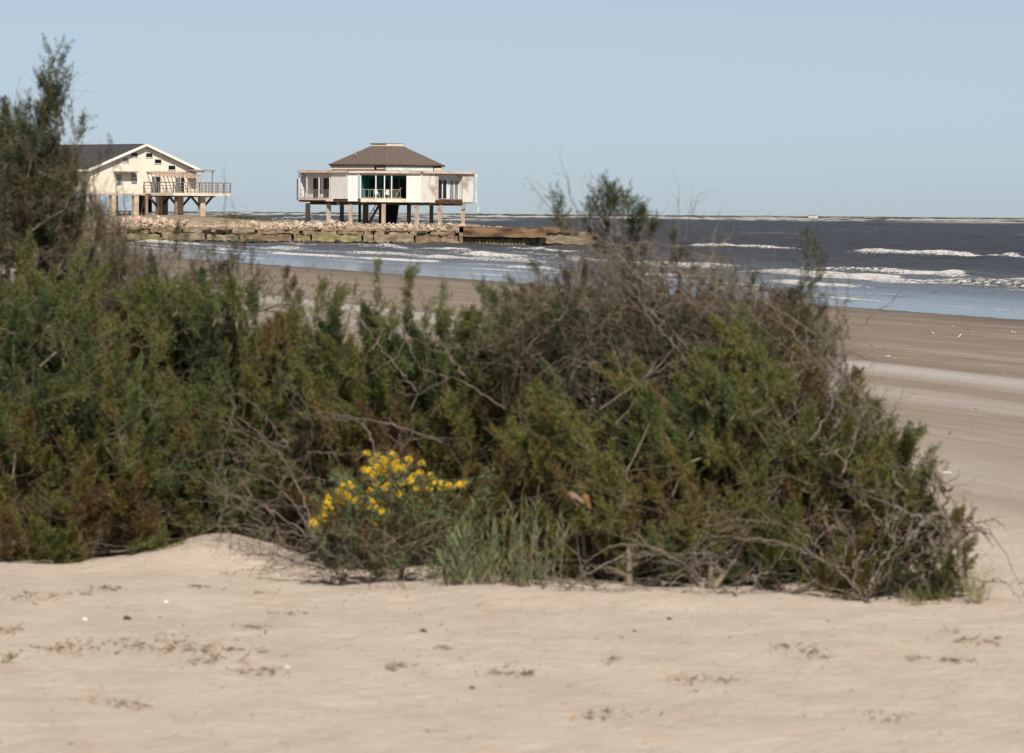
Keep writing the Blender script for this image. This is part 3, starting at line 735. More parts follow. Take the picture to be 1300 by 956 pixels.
    def rl(p, q, n):
        b = MB()
        for h in (1.05, .72, .42, .15): b.bar((*p, zf + h), (*q, zf + h), .05, .09 if h > 1 else .05)
        for i in range(n + 1):
            f = i / n; x, y = p[0] + (q[0] - p[0]) * f, p[1] + (q[1] - p[1]) * f
            b.bar((x, y, zf), (x, y, zf + 1.05), .09)
        b.build('railing', MT['redwood'], deck)
    rl((x0, yo), (x1, yo), 8); rl((x0, yo), (x0, -.3), 4); rl((x1, yo), (x1, -.1), 5)
    # pergola over the doors
    b = MB(); px0, px1 = X(615), X(862); zh, zl = Zc(281), Zc(316)
    b.bar((px0, -2.4, zl + .1), (px1, -2.4, zl + .1), .1, .14); b.bar((px0, -.1, zh), (px1, -.1, zh), .1, .12)
    n = 12
    for i in range(n):
        x = px0 + (px1 - px0) * i / (n - 1); b.bar((x, -.1, zh + .08), (x - .0, -2.7, zl + .18), .08, .10)
    for x in (px0 + .2, (px0 + px1) / 2, px1 - .1): b.bar((x, -2.4, zf), (x, -2.4, zl + .1), .09)
    b.build('pergola', MT['pinktrim'], t)
    # flat canopy beyond the corner
    b = MB(); cxr = W + .2; b.box((cxr - 1.6, -1.6, Zc(272)), (cxr + 1.2, 1.4, Zc(262))); b.bar((cxr + .9, -1.4, zf), (cxr + .9, -1.4, Zc(268)), .12); b.box((cxr - 1.6, .4, zf - .14), (cxr + 1.3, 2.0, zf)); b.build('canopy', MT['railgrey'], t)
    # piles with braces
    def pile(x, y, w, m='creampile', lowz=-.8, topz=None):
        b = MB(); b.box((x - w / 2, y - w / 2, lowz), (x + w / 2, y + w / 2, topz or zf - .33)); b.build('pile', MT[m], t, bevel=.02)
    for x, y in ((X(560), .3), (X(430), .3), (X(330), .3), (-W + .5, .3), (-W + .5, 5), (-W + .5, 10), (-W + .5, 15), (0, 6), (4, 6), (0, 12), (4, 12), (W - .4, 5.5), (W - .4, 11)):
        pile(x, y, .55)
    sa = math.sin(a)
    def loc(cr, y): return ((cr - 600) * CR - (-y) * sa * 1.0) / ca if False else ((cr - 600) * CR + y * sa) / ca
    pl = [(697, -1.6), (826, -3.6), (960, -5.0)]
    for cr, y in pl:
        x = loc(cr, y); pile(x, y, .58)
        b = MB()
        for sg in (-1, 1):
            b.bar((x + sg * .15, y, zf - 1.55), (x + sg * 1.35, y, zf - .35), .16, .2)
        b.box((x - 1.6, y - .15, zf - .45), (x + 1.6, y + .15, zf - .17)); b.build('brace', MT['beam'], t)
    for cr, y in ((643, -5.2), (812, -5.3)):
        x = loc(cr, y); pile(x, y, .26, 'redwood')
    b = MB(); b.box((x0 + 1.6, 2.2, zf - 2.1), (x0 + 2.6, 3.2, zb)); b.build('storage_enclosure', MT['void'], t)
    b = MB()
    for z in (.55, .95): b.bar((X(575), 4, z), (X(700), 4, z), .08)
    for k in range(5): x = X(575) + k * (X(700) - X(575)) / 4; b.bar((x, 4, -.3), (x, 4, .95), .09)
    b.build('under_deck_rail', MT['beam'], t)
    return t, deck
GH, _ = gable_house()

# low scrub on the headland between the houses
# ------------------------------------------------------------------ plants
def unit(v): return v / np.maximum(np.linalg.norm(v, axis=-1, keepdims=True), 1e-9)
def tubes(P0, P1, R0, R1, k=4):
    n = len(P0); d = unit(P1 - P0)
    up = np.where(np.abs(d[:, 2:3]) < .9, np.array([[0, 0, 1.0]]), np.array([[1.0, 0, 0]]))
    x = unit(np.cross(d, up)); y = np.cross(x, d)
    ang = np.arange(k) * 2 * PI / k
    ring = x[:, None, :] * np.cos(ang)[None, :, None] + y[:, None, :] * np.sin(ang)[None, :, None]
    A = P0[:, None, :] + ring * R0[:, None, None]; B = P1[:, None, :] + ring * R1[:, None, None]
    V = np.concatenate([A, B], 1).reshape(-1, 3)
    i = np.arange(k); j = (i + 1) % k
    f = np.stack([i, j, j + k, i + k], 1)
    Fc = (f[None] + (np.arange(n) * 2 * k)[:, None, None]).reshape(-1, 4)
    return V, Fc

def leaflets(O, Dir, L, m, spread, ll, lw, tint, r, taper=.6, droop=0.0, outv=.75):
    """feathery shoots: m narrow leaflets on each axis; returns tri verts, faces, tint"""
    n = len(O)
    t = (np.arange(m) + r.random((n, m))) / m
    ax = Dir[:, None, :]
    rnd = r.normal(size=(n, m, 3)); rad = unit(rnd - (rnd * ax).sum(-1, keepdims=True) * ax)
    bend = r.normal(size=(n, 1, 3)) * .16
    pos = O[:, None, :] + (ax + bend * t[..., None]) * (L[:, None] * t)[..., None]
    pos[..., 2] -= droop * (L[:, None] * t) ** 2
    pos = pos + rad * (r.random((n, m, 1)) * spread * (1.05 - t[..., None]))
    d = unit(ax + rad * outv + r.normal(size=(n, m, 3)) * .22)
    ln = ll * (.6 + .7 * r.random((n, m, 1))) * (1 - taper * t[..., None])
    side = unit(np.cross(d, r.normal(size=(n, m, 3)))) * (lw * (.7 + .6 * r.random((n, m, 1))))
    a = pos - side * .5; b = pos + d * ln * .45 + side * .5; c = pos + d * ln
    a2 = pos + side * .0
    V = np.stack([a2, pos + d * ln * .5 - side * .5, c, b], 2).reshape(-1, 3)
    q = n * m
    Fc = np.arange(q * 4).reshape(q, 4)
    tt = np.clip(np.repeat(tint[:, None], m, 1) + r.normal(size=(n, m)) * .05, 0, 1).ravel()
    return V, Fc, tt

WIND = np.array([-.10, .0, .0])
def skeleton(base, targets, r, jit=.05, step=.22, path_w=.35):
    base = np.asarray(base)
    N = [b for b in base]; par = [-1] * len(N); pl = [0.0] * len(N)
    cen = base.mean(0)
    order = np.argsort(np.linalg.norm(targets - cen, axis=1))
    arr = np.zeros((len(base) + len(targets) * 12, 3)); PL = np.zeros(len(arr)); arr[:len(base)] = base; n = len(base)
    par = np.full(len(arr), -1); ends = []
    for ti in order:
        T = targets[ti]
        dv = arr[:n] - T
        cost = np.sqrt((dv ** 2).sum(1)) + path_w * PL[:n] + np.maximum(arr[:n, 2] - T[2], 0) * .8
        k = int(np.argmin(cost)); p = arr[k]; L = np.linalg.norm(T - p)
        m = max(1, min(11, int(L / step)))
        prev = k; q0 = p
        sag = np.array([0, 0, .12 * L]) 
        off = r.normal(size=3) * .10 * L
        for j in range(1, m + 1):
            f = j / m
            q = p + (T - p) * f + off * math.sin(PI * f) + sag * math.sin(PI * f) * (.5) + (r.normal(size=3) * jit * .35 if j < m else 0)
            if n >= len(arr): break
            arr[n] = q; par[n] = prev; PL[n] = PL[prev] + np.linalg.norm(q - q0); q0 = q; prev = n; n += 1
        ends.append(prev)
    arr = arr[:n]; par = par[:n]
    cnt = np.zeros(n); 
    for e in ends: cnt[e] += 1
    for i in range(n - 1, -1, -1):
        if par[i] >= 0: cnt[par[i]] += cnt[i]
    return arr, par, cnt, np.array(ends)

def twigs(O, Dir, L, r, segs=4, rad=.0016, curl=.35):
    """thin wandering twigs"""
    n = len(O); P0 = []; P1 = []; R0 = []; R1 = []
    p = O.copy(); d = Dir.copy()
    for i in range(segs):
        d = unit(d + r.normal(size=(n, 3)) * curl)
        q = p + d * (L / segs)[:, None]
        P0.append(p); P1.append(q); R0.append(np.full(n, rad * (1 - i / segs * .7))); R1.append(np.full(n, rad * (1 - (i + 1) / segs * .7)))
        p = q
    return np.concatenate(P0), np.concatenate(P1), np.concatenate(R0), np.concatenate(R1)

def sample_lobes(lobes, n_per_m2, r, ground=True):
    """lobes: (px, py, rx_px, rz_px, depth, ry_m, density, tint, greenfrac)"""
    pts = []; info = []
    for (px, py, rx, rz, d, ry, den, tint, gr) in lobes:
        c = P(px, py, d); k = d / F; ax, az = rx * k, rz * k
        n = int(n_per_m2 * den * PI * ax * az)
        v = unit(r.normal(size=(n, 3))); rad = r.random(n) ** .45
        v = v * rad[:, None]
        q = c + v * np.array([ax, ry, az])
        # clumpy: drop samples in low-noise pockets
        cl = fbm(q[:, 0] * 5.0 + 40, q[:, 2] * 2.4 + q[:, 1] * 2.2 + 40, 200, 3)
        front = sst(-.2, .5, (c[1] - q[:, 1]) / ry)          # the near side of a crown breaks into separate sprays
        keep = r.random(n) < (.55 - .52 * front) + (.45 + .52 * front) * sst(.36 + .06 * front, .54, cl)
        q = q[keep]
        if ground: q = q[q[:, 2] > ground_z(q[:, 0], q[:, 1]) + .06]
        ti = tint + (fbm(q[:, 0] * 2.0 + 7, q[:, 2] * 2.0 + q[:, 1], 210, 3) - .5) * 1.3
        pts.append(q); info.append(np.stack([ti, np.full(len(q), gr)], 1))
    return np.concatenate(pts), np.concatenate(info)

def shrub(name, label, cat, base_px, lobes, seed, skel_den=55, plume_per=5, plume=(.10, .22), leaf_mat='tam', m=46, bark='bark',
          twig_per=1.0, sprigs=(), group=None, ll=.032, lw=.0042, spread=.018, up=.9, rbase=.0022, spray=1.0, twig_len=.35):
    r = np.random.default_rng(seed)
    bases = []
    for (px, py, d) in base_px:
        x, y = P(px, py, d)[:2]; bases.append([x, y, gz(x, y) - .03])
    bases = np.array(bases)
    t = thing(name, label, cat, tuple(bases.mean(0)), group=group)
    org = bases.mean(0)
    T, info = sample_lobes(lobes, skel_den, r)
    arr, par, cnt, ends = skeleton(bases, T, r)
    ch = np.where(par >= 0)[0]
    R = np.minimum(rbase * np.power(np.maximum(cnt, 1), .42), .028)
    P0, P1, R0, R1 = [arr[par[ch]]], [arr[ch]], [R[par[ch]]], [R[ch]]
    # twigs
    order = np.argsort(np.linalg.norm(T - bases.mean(0), axis=1)); Ti = T[order]; ii = info[order]
    nt = int(len(Ti) * twig_per * 3)
    if nt:
        s = r.integers(0, len(Ti), nt)
        dr = unit(r.normal(size=(nt, 3)) * .7 + np.array([0, -.1, .5]) + WIND)
        a, b, c, d_ = twigs(Ti[s] - dr * .05, dr, twig_len * (.5 + r.random(nt)), r)
        P0.append(a); P1.append(b); R0.append(c); R1.append(d_)
    # long shoots standing clear of the crown
    so, sd, sl, st = [], [], [], []
    for (px0, py0, px1, py1, d, green) in sprigs:
        a = P(px0, py0, d); b = P(px1, py1, d + r.uniform(-.2, .2)); n = 7; prev = a
        off = r.normal(size=3) * .03
        for j in range(1, n + 1):
            q = a + (b - a) * j / n + off * math.sin(PI * j / n) + r.normal(size=3) * .006
            P0.append(prev[None]); P1.append(q[None]); R0.append(np.array([.004 * (1 - (j - 1) / n) + .0012])); R1.append(np.array([.004 * (1 - j / n) + .0012]))
            if j >= 2:
                for _ in range(3 if green > .5 else 1):
                    dd = unit((b - a) / np.linalg.norm(b - a) * 1.0 + r.normal(size=3) * .42)
                    if green > r.random(): so.append(q); sd.append(dd); sl.append(r.uniform(.07, .14)); st.append(r.uniform(.1, .6))
                    else:
                        tw = twigs(q[None], dd[None], np.array([r.uniform(.08, .2)]), r, 3, .0013)
                        P0.append(tw[0]); P1.append(tw[1]); R0.append(tw[2]); R1.append(tw[3])
            prev = q
    V, Fc = tubes(np.concatenate(P0), np.concatenate(P1), np.concatenate(R0), np.concatenate(R1), 4)
    np_mesh('branches', V - org, Fc, MT[bark], t, smooth=True)
    # foliage
    isgreen = r.random(len(Ti)) < ii[:, 1] ** .8
    s = np.repeat(np.arange(len(Ti))[isgreen], plume_per)
    n = len(s)
    if n:
        outw = unit((Ti[s] - bases.mean(0)) * np.array([1, 1, .3]))
        axis = unit(r.normal(size=(len(Ti), 3)) * .34 + np.array([0, 0, up * 1.1]) + unit((Ti - bases.mean(0)) * np.array([1, 1, .3])) * .45 + WIND)
        alen = r.uniform(.16, .36, len(Ti)) * spray; atint = r.normal(size=len(Ti)) * .13
        u = r.random(n)
        dr = unit(axis[s] + r.normal(size=(n, 3)) * (.42 * (1.05 - u[:, None] * .6)))
        L = r.uniform(plume[0], plume[1], n) * (1 - .35 * u)
        O = Ti[s] + axis[s] * ((u - .45) * alen[s])[:, None] + r.normal(size=(n, 3)) * (.028 * (1.1 - u[:, None])) - dr * L[:, None] * .2
        tint = np.clip(ii[s, 0] + atint[s] + r.normal(size=n) * .05, 0, 1)
        if so:
            O = np.concatenate([O, so]); dr = np.concatenate([dr, sd]); L = np.concatenate([L, sl]); tint = np.concatenate([tint, st])
        V, Fc, tt = leaflets(O, dr, L, m, spread, ll, lw, tint, r)
        np_mesh('foliage', V - org, Fc, MT[leaf_mat], t, attrs=[('tint', 'FACE', tt)])
    return t

def sprig_fan(cx, y0, y1, w, n, d, green, seed, lean=0):
    r = random.Random(seed); out = []
    for i in range(n):
        x = cx + r.uniform(-w, w); out.append((x - lean * r.uniform(.3, 1), y0 + r.uniform(-10, 10), x + r.uniform(-12, 12), y1 + r.uniform(0, abs(y0 - y1) * .5), d + r.uniform(-.5, .5), green))
    return out

# (px, py, rx, rz, depth, ry, density, tint, greenfraction)
shrub('tamarisk_tree', 'tall grey green tamarisk rising above all the rest at the left edge', 'tree', [(20, 700, 32.0), (60, 700, 32.2), (-30, 700, 32.2), (5, 700, 32.8)],
      [(25, 240, 50, 85, 32.2, .5, 1.2, .35, .85), (66, 185, 24, 60, 32.2, .3, 1.1, .3, .85), (68, 128, 13, 26, 32.2, .2, .8, .25, .8), (-30, 240, 60, 110, 32.3, .6, 1.1, .35, .85), (5, 190, 30, 50, 32.3, .4, .9, .35, .85), (50, 280, 70, 60, 32.6, .3, 1.4, .4, .7),
       (15, 300, 75, 80, 32.2, .6, .95, .45, .62), (75, 290, 50, 80, 32.2, .5, .8, .5, .45), (80, 220, 22, 40, 32.2, .3, .7, .4, .6), (40, 380, 100, 70, 32.2, .6, .8, .5, .5), (100, 260, 28, 40, 32.1, .4, .6, .6, .4), (-60, 380, 80, 150, 32.4, .7, .8, .4, .7)],
      101, skel_den=150, plume_per=20, leaf_mat='tamgrey', m=32, twig_per=1.6, up=1.9, plume=(.07, .16), ll=.034, lw=.0054, spread=.016,
      sprigs=[(70, 150, 76, 86, 32.2, 1), (60, 150, 60, 92, 32.2, .9), (58, 130, 56, 100, 32.2, .9), (92, 300, 104, 215, 32.2, .6), (100, 320, 122, 240, 32.2, .5), (70, 150, 62, 66, 32.2, .8), (74, 150, 80, 64, 32.2, .8), (110, 330, 130, 260, 32.2, .4), (80, 170, 86, 100, 32.2, .9), (85, 230, 92, 140, 32.2, .7), (96, 190, 107, 150, 32.2, .8),
               (15, 190, 10, 132, 32.2, .9), (40, 200, 40, 130, 32.2, .8), (-5, 200, -8, 138, 32.2, .9), (28, 180, 24, 140, 32.2, .8), (50, 160, 42, 134, 32.2, .5)])
shrub('tamarisk_bush', 'brown twiggy tamarisk in front of the gabled house with green bushes below', 'bush', [(180, 660, 33.2), (260, 660, 33.4), (110, 660, 33.2)],
      [(130, 330, 60, 75, 33.2, .4, .9, .75, .22), (200, 350, 80, 50, 33.2, .5, .9, .7, .22), (290, 355, 60, 35, 33.2, .4, .8, .6, .25), (110, 270, 25, 40, 33.2, .3, .7, .6, .35), (170, 400, 110, 60, 33.2, .5, .8, .5, .5), (340, 375, 50, 30, 33.2, .3, .7, .5, .3)],
      102, skel_den=200, plume_per=12, leaf_mat='tamgrey', m=32, ll=.034, lw=.005, spread=.016, plume=(.06, .14), twig_per=3.5, up=1.2, bark='bark', twig_len=.3,
      sprigs=[(150, 300, 140, 185, 33, .5), (290, 330, 285, 215, 33, 0), (305, 340, 292, 250, 33, 0), (120, 250, 132, 200, 33, .6), (160, 300, 150, 205, 33, .4), (170, 320, 185, 240, 33, 0), (350, 375, 410, 330, 33, 0), (400, 400, 420, 345, 33, 0), (380, 390, 360, 350, 33, .2)] + sprig_fan(230, 350, 290, 90, 16, 33, .35, 4))
LW = dict(skel_den=135, plume_per=26, m=34, twig_per=.8, ll=.036, lw=.0058, spread=.018, plume=(.07, .16))
shrub('tamarisk_bush', 'dense green bush under the tall tamarisk at the left edge', 'bush', [(30, 712, 31.2), (100, 715, 31.2), (-40, 710, 31.2), (140, 716, 31.3)],
      [(40, 470, 110, 100, 31.4, .7, 1, .25, .95), (20, 590, 110, 100, 31.2, .7, 1, .55, .95), (130, 560, 80, 110, 31.1, .6, 1, .35, .95), (110, 650, 85, 60, 31.0, .5, 1, .5, .95), (40, 665, 90, 50, 31.0, .5, 1, .6, .9), (90, 500, 110, 110, 31.9, .5, 1, .4, .9), (20, 690, 110, 30, 31.1, .4, 1, .5, .9), (110, 690, 80, 30, 31.1, .4, 1, .5, .9), (50, 500, 150, 150, 32.5, .3, 1.9, .4, .95), (50, 560, 140, 130, 32.2, .4, 1.3, .45, .9), (60, 660, 140, 60, 31.9, .4, 1.5, .45, .9), (160, 690, 35, 30, 30.9, .3, .8, .3, .9), (-40, 520, 90, 180, 31.5, .7, .8, .4, .9), (60, 390, 80, 60, 31.6, .5, .8, .3, .8)],
      103, sprigs=[(150, 712, 215, 696, 30.8, 1), (160, 715, 225, 705, 30.8, .9), (140, 700, 200, 685, 30.8, 1), (170, 718, 205, 724, 30.7, .8), (120, 716, 150, 726, 30.7, .9), (60, 712, 90, 724, 30.7, .9), (20, 712, 40, 726, 30.7, .9), (90, 712, 70, 728, 30.7, .7)], **LW)
shrub('tamarisk_bush', 'broad green bush behind the low sand mound left of the yellow flowers', 'bush', [(220, 700, 31.8), (300, 690, 32.0), (350, 690, 31.8)],
      [(215, 450, 90, 85, 32.0, .7, 1, .3, .95), (300, 440, 85, 75, 32.0, .7, 1, .3, .95), (230, 560, 100, 100, 31.8, .6, 1, .35, .95), (310, 560, 90, 95, 31.7, .6, .9, .55, .8), (250, 640, 90, 55, 31.7, .5, .9, .6, .8), (340, 640, 60, 60, 31.6, .45, .9, .7, .55), (385, 488, 80, 80, 31.8, .6, 1, .35, .95), (390, 570, 70, 70, 31.6, .5, .8, .6, .7), (280, 500, 150, 110, 32.4, .5, 1, .4, .9), (300, 620, 110, 70, 32.2, .5, 1, .5, .8), (350, 670, 70, 35, 31.7, .35, 1, .7, .5), (330, 540, 130, 120, 32.9, .3, 1.8, .35, .95), (200, 560, 130, 130, 32.9, .3, 1.8, .4, .95), (300, 600, 120, 90, 32.5, .4, 1.5, .45, .9), (200, 640, 90, 70, 32.3, .4, 1.5, .45, .9), (180, 480, 120, 110, 32.6, .4, 1.3, .4, .9), (410, 620, 60, 60, 32.0, .3, 1.4, .45, .9)],
      104, sprigs=sprig_fan(300, 410, 366, 130, 22, 32, .9, 8), **LW)
shrub('tamarisk_bush', 'low green bush above the yellow flowers with pale bare branches through its crown', 'bush', [(480, 735, 31.0), (560, 740, 31.0), (640, 745, 31.0)],
      [(470, 487, 75, 75, 31.2, .6, 1, .35, .95), (545, 490, 80, 70, 31.2, .6, .95, .35, .9), (620, 490, 75, 75, 31.2, .6, .95, .3, .9), (480, 570, 90, 80, 31.0, .6, .9, .6, .85), (580, 580, 90, 85, 30.9, .6, .9, .45, .85), (660, 560, 70, 90, 30.8, .6, 1, .4, .9), (610, 660, 90, 70, 30.4, .5, 1.0, .4, .8), (430, 540, 60, 60, 31, .5, .9, .5, .9), (520, 680, 90, 55, 30.9, .4, 1, .5, .6), (440, 650, 60, 60, 30.9, .4, .9, .6, .6), (640, 720, 90, 40, 30.2, .4, 1.1, .45, .7), (540, 720, 80, 30, 30.4, .35, .9, .6, .35), (600, 600, 120, 100, 31.2, .5, .9, .4, .9), (560, 550, 150, 110, 31.9, .3, 1.9, .35, .95), (480, 650, 110, 80, 31.5, .3, 1.9, .45, .95), (650, 560, 110, 120, 31.6, .3, 1.6, .35, .95), (480, 640, 80, 70, 31.3, .35, 1.6, .45, .9), (430, 610, 50, 60, 31.3, .35, 1.4, .45, .9), (690, 650, 70, 80, 30.6, .35, 1.6, .4, .9), (590, 700, 110, 50, 30.8, .35, 1.6, .4, .8)],
      105, sprigs=[(482, 420, 478, 336, 31, 1), (524, 410, 524, 348, 31, 1), (530, 420, 520, 355, 31, .8), (560, 420, 565, 372, 31, .9), (605, 420, 608, 372, 31, .9), (625, 410, 628, 380, 31, .9), (650, 420, 648, 372, 31, .9), (540, 430, 552, 380, 31, .6), (440, 420, 452, 372, 31, .5), (405, 420, 412, 372, 31, .6)] + sprig_fan(560, 440, 402, 110, 18, 31, .9, 9), **LW)
shrub('tamarisk_bush', 'brown half dead tamarisk with arching bare twigs at the centre right', 'bush', [(760, 745, 30.6), (840, 750, 30.6), (920, 750, 30.7)],
      [(770, 390, 65, 70, 30.6, .5, 1.2, .6, .16), (840, 400, 80, 62, 30.6, .5, 1.2, .7, .18), (915, 425, 75, 48, 30.6, .5, 1.1, .7, .2), (985, 440, 55, 42, 30.5, .4, 1, .7, .2), (765, 330, 38, 42, 30.6, .3, .7, .6, .22), (778, 300, 32, 28, 30.5, .2, .55, .25, .9), (812, 318, 20, 22, 30.5, .2, .5, .25, .9),
       (700, 430, 60, 50, 30.6, .5, 1, .6, .3), (800, 470, 110, 60, 30.5, .5, 1.2, .4, .8), (720, 430, 60, 50, 30.3, .3, 1.0, .35, .8), (860, 440, 90, 45, 30.2, .3, .8, .4, .75), (960, 460, 60, 45, 30.1, .3, .9, .35, .8), (660, 440, 50, 60, 30.4, .3, .9, .35, .8), (900, 390, 80, 36, 30.6, .4, .8, .7, .15), (960, 410, 70, 45, 30.5, .4, 1.2, .7, .15), (1000, 450, 60, 50, 30.4, .4, 1.2, .7, .3), (760, 350, 45, 40, 30.6, .35, .8, .7, .08), (820, 360, 50, 36, 30.6, .35, .8, .7, .08), (700, 395, 60, 45, 30.7, .35, 1.1, .6, .25), (850, 440, 160, 55, 31.0, .3, 1.2, .4, .6), (1010, 400, 30, 30, 30.4, .3, 1, .6, .4), (1035, 450, 28, 45, 30.3, .3, 1, .6, .3)],
      106, skel_den=190, plume_per=12, m=32, ll=.034, lw=.005, spread=.016, plume=(.06, .14), twig_per=2.6, up=1.0, leaf_mat='tamgrey', bark='bark', twig_len=.34,
      sprigs=[(720, 310, 708, 252, 30.5, 1), (728, 300, 712, 256, 30.5, .9), (760, 280, 764, 246, 30.5, 1), (770, 280, 776, 242, 30.5, .9), (790, 280, 792, 252, 30.5, 1), (768, 290, 758, 250, 30.5, 1), (782, 300, 786, 246, 30.5, 1), (776, 300, 770, 240, 30.5, 1), (800, 310, 800, 262, 30.5, 1), (806, 310, 812, 270, 30.5, 1), (752, 300, 748, 268, 30.5, .8), (788, 300, 780, 262, 30.5, 1), (822, 320, 830, 290, 30.5, 1), (745, 300, 715, 215, 30.5, 0), (735, 300, 672, 228, 30.5, 0), (820, 300, 818, 268, 30.5, .9),
              (770, 270, 752, 225, 30.5, 0), (855, 340, 888, 245, 30.5, 0), (860, 350, 862, 240, 30.5, 0), (900, 360, 912, 270, 30.5, 0), (880, 350, 935, 290, 30.5, 0), (845, 340, 850, 300, 30.5, .6), (835, 340, 870, 318, 30.5, .7),
              (1018, 410, 1022, 300, 30.3, 1), (1026, 400, 1030, 310, 30.3, .9), (1012, 390, 1034, 322, 30.3, .8), (1025, 430, 1042, 380, 30.3, .6), (950, 400, 952, 352, 30.4, .7), (995, 400, 960, 350, 30.4, .2), (870, 380, 876, 350, 30.5, .9), (700, 380, 660, 368, 30.5, 0)]
              + sprig_fan(870, 370, 320, 80, 14, 30.5, .25, 14))
LW2 = dict(LW); LW2.update(twig_per=.9)
shrub('tamarisk_bush', 'large dark green sprawling bush at the right with grey dead limbs beneath it', 'bush', [(800, 762, 29.2), (900, 766, 29.0), (1000, 768, 28.9), (1100, 770, 28.8)],
      [(720, 560, 75, 75, 29.8, .6, 1, .3, .95), (800, 545, 90, 75, 29.8, .6, .9, .35, .85), (885, 540, 90, 80, 29.7, .6, 1, .4, .9), (955, 490, 70, 70, 29.6, .55, 1, .3, .9), (1010, 520, 60, 60, 29.5, .5, .8, .55, .7), (940, 590, 100, 75, 29.4, .6, 1, .3, .95),
       (800, 630, 90, 55, 29.4, .5, .9, .5, .85), (1040, 600, 75, 75, 29.2, .5, 1, .3, .95), (1090, 580, 50, 60, 29.1, .4, .9, .4, .85), (1120, 650, 70, 60, 29.0, .45, 1, .45, .9), (1000, 670, 80, 40, 29.0, .45, .8, .65, .8), (900, 660, 80, 40, 29.1, .45, .8, .65, .8),
       (1165, 700, 60, 50, 28.9, .4, .9, .65, .85), (1190, 740, 45, 30, 28.8, .35, .9, .5, .8), (1080, 730, 70, 35, 28.8, .35, .6, .6, .7), (860, 730, 90, 28, 29.0, .35, .45, .5, .7), (1200, 690, 35, 60, 28.9, .3, .7, .6, .5), (760, 560, 130, 110, 30.5, .3, 1.9, .35, .95), (900, 560, 130, 110, 30.5, .3, 1.9, .35, .95), (1020, 590, 100, 100, 30.3, .3, 1.7, .4, .95), (900, 710, 220, 60, 30.2, .3, 1.6, .45, .9), (740, 690, 90, 80, 29.9, .4, 1.6, .45, .8), (850, 700, 110, 70, 29.9, .4, 1.6, .45, .8), (960, 690, 100, 70, 29.8, .4, 1.6, .45, .8), (1070, 660, 80, 80, 29.6, .4, 1.5, .45, .8), (1060, 720, 100, 50, 29.5, .4, 1.5, .45, .8), (930, 620, 130, 60, 30.0, .4, 1.3, .45, .9), (760, 700, 90, 60, 29.6, .5, 1.1, .45, .7), (870, 700, 100, 60, 29.5, .5, 1.1, .5, .7), (990, 720, 110, 50, 29.3, .5, 1.1, .5, .7), (1110, 700, 90, 60, 29.2, .4, 1.0, .5, .8), (850, 590, 150, 90, 29.9, .5, .9, .4, .9), (1000, 560, 100, 90, 29.9, .5, 1, .4, .9), (1060, 510, 40, 50, 29.4, .4, .9, .5, .6), (1140, 610, 40, 50, 29.0, .3, .9, .4, .9)],
      107, sprigs=[(1120, 600, 1156, 548, 29, 1), (1130, 610, 1160, 555, 29, 1), (1145, 640, 1178, 578, 29, 1), (1100, 590, 1110, 530, 29, .6), (1080, 540, 1062, 470, 29.2, .6), (1060, 520, 1092, 490, 29.2, .3), (1150, 630, 1140, 572, 29, .9), (1160, 650, 1200, 600, 29, .5)], **LW2)

# dead limbs -----------------------------------------------------------
def limbs(parent_org, paths, r, sub=4, rsub=.004, sublen=.35):
    P0, P1, R0, R1 = [], [], [], []
    def seg(p, q, a, b): P0.append(p); P1.append(q); R0.append(a); R1.append(b)
    for (pts, rad) in paths:
        q = np.array([P(*p) for p in pts]); n = 10 * (len(q) - 1)
        # Catmull-Rom
        ext = np.vstack([2 * q[0] - q[1], q, 2 * q[-1] - q[-2]]); cur = []
        for i in range(len(q) - 1):
            p0, p1, p2, p3 = ext[i:i + 4]
            for f in np.linspace(0, 1, 10, endpoint=False):
                cur.append(.5 * ((2 * p1) + (-p0 + p2) * f + (2 * p0 - 5 * p1 + 4 * p2 - p3) * f * f + (-p0 + 3 * p1 - 3 * p2 + p3) * f ** 3))
        cur.append(q[-1]); cur = np.array(cur) + r.normal(size=(len(cur), 3)) * .006
        m = len(cur)
        rads = rad * .72 * (1 - .75 * np.arange(m) / m)
        for i in range(m - 1): seg(cur[i], cur[i + 1], rads[i], rads[i + 1])
        for _ in range(sub):
            i = int(r.integers(m // 5, m - 1)); d = unit((cur[min(i + 1, m - 1)] - cur[i - 1]) / .01 * .01 + 0)[None]
            d = unit(d + r.normal(size=(1, 3)) * .6)
            a, b, c, e = twigs(cur[i][None], d, np.array([sublen * r.uniform(.4, 1.2)]), r, 6, min(rsub, rads[i] * .7), .3)
            for j in range(len(a)): seg(a[j], b[j], c[j], e[j])
    V, Fc = tubes(np.array(P0), np.array(P1), np.array(R0), np.array(R1), 6)
    return V - parent_org, Fc

def dead_thing(name, label, cat, paths, seed, mt='deadwood', part=True, **kw):
    r = np.random.default_rng(seed)
    p = P(*paths[0][0][0]); p[2] = max(p[2] - .0, gz(p[0], p[1]))
    V, Fc = limbs(p, paths, r, **kw)
    o = np_mesh(name, V, Fc, MT[mt], smooth=True); o.location = tuple(p)
    return tag(o, label, cat)

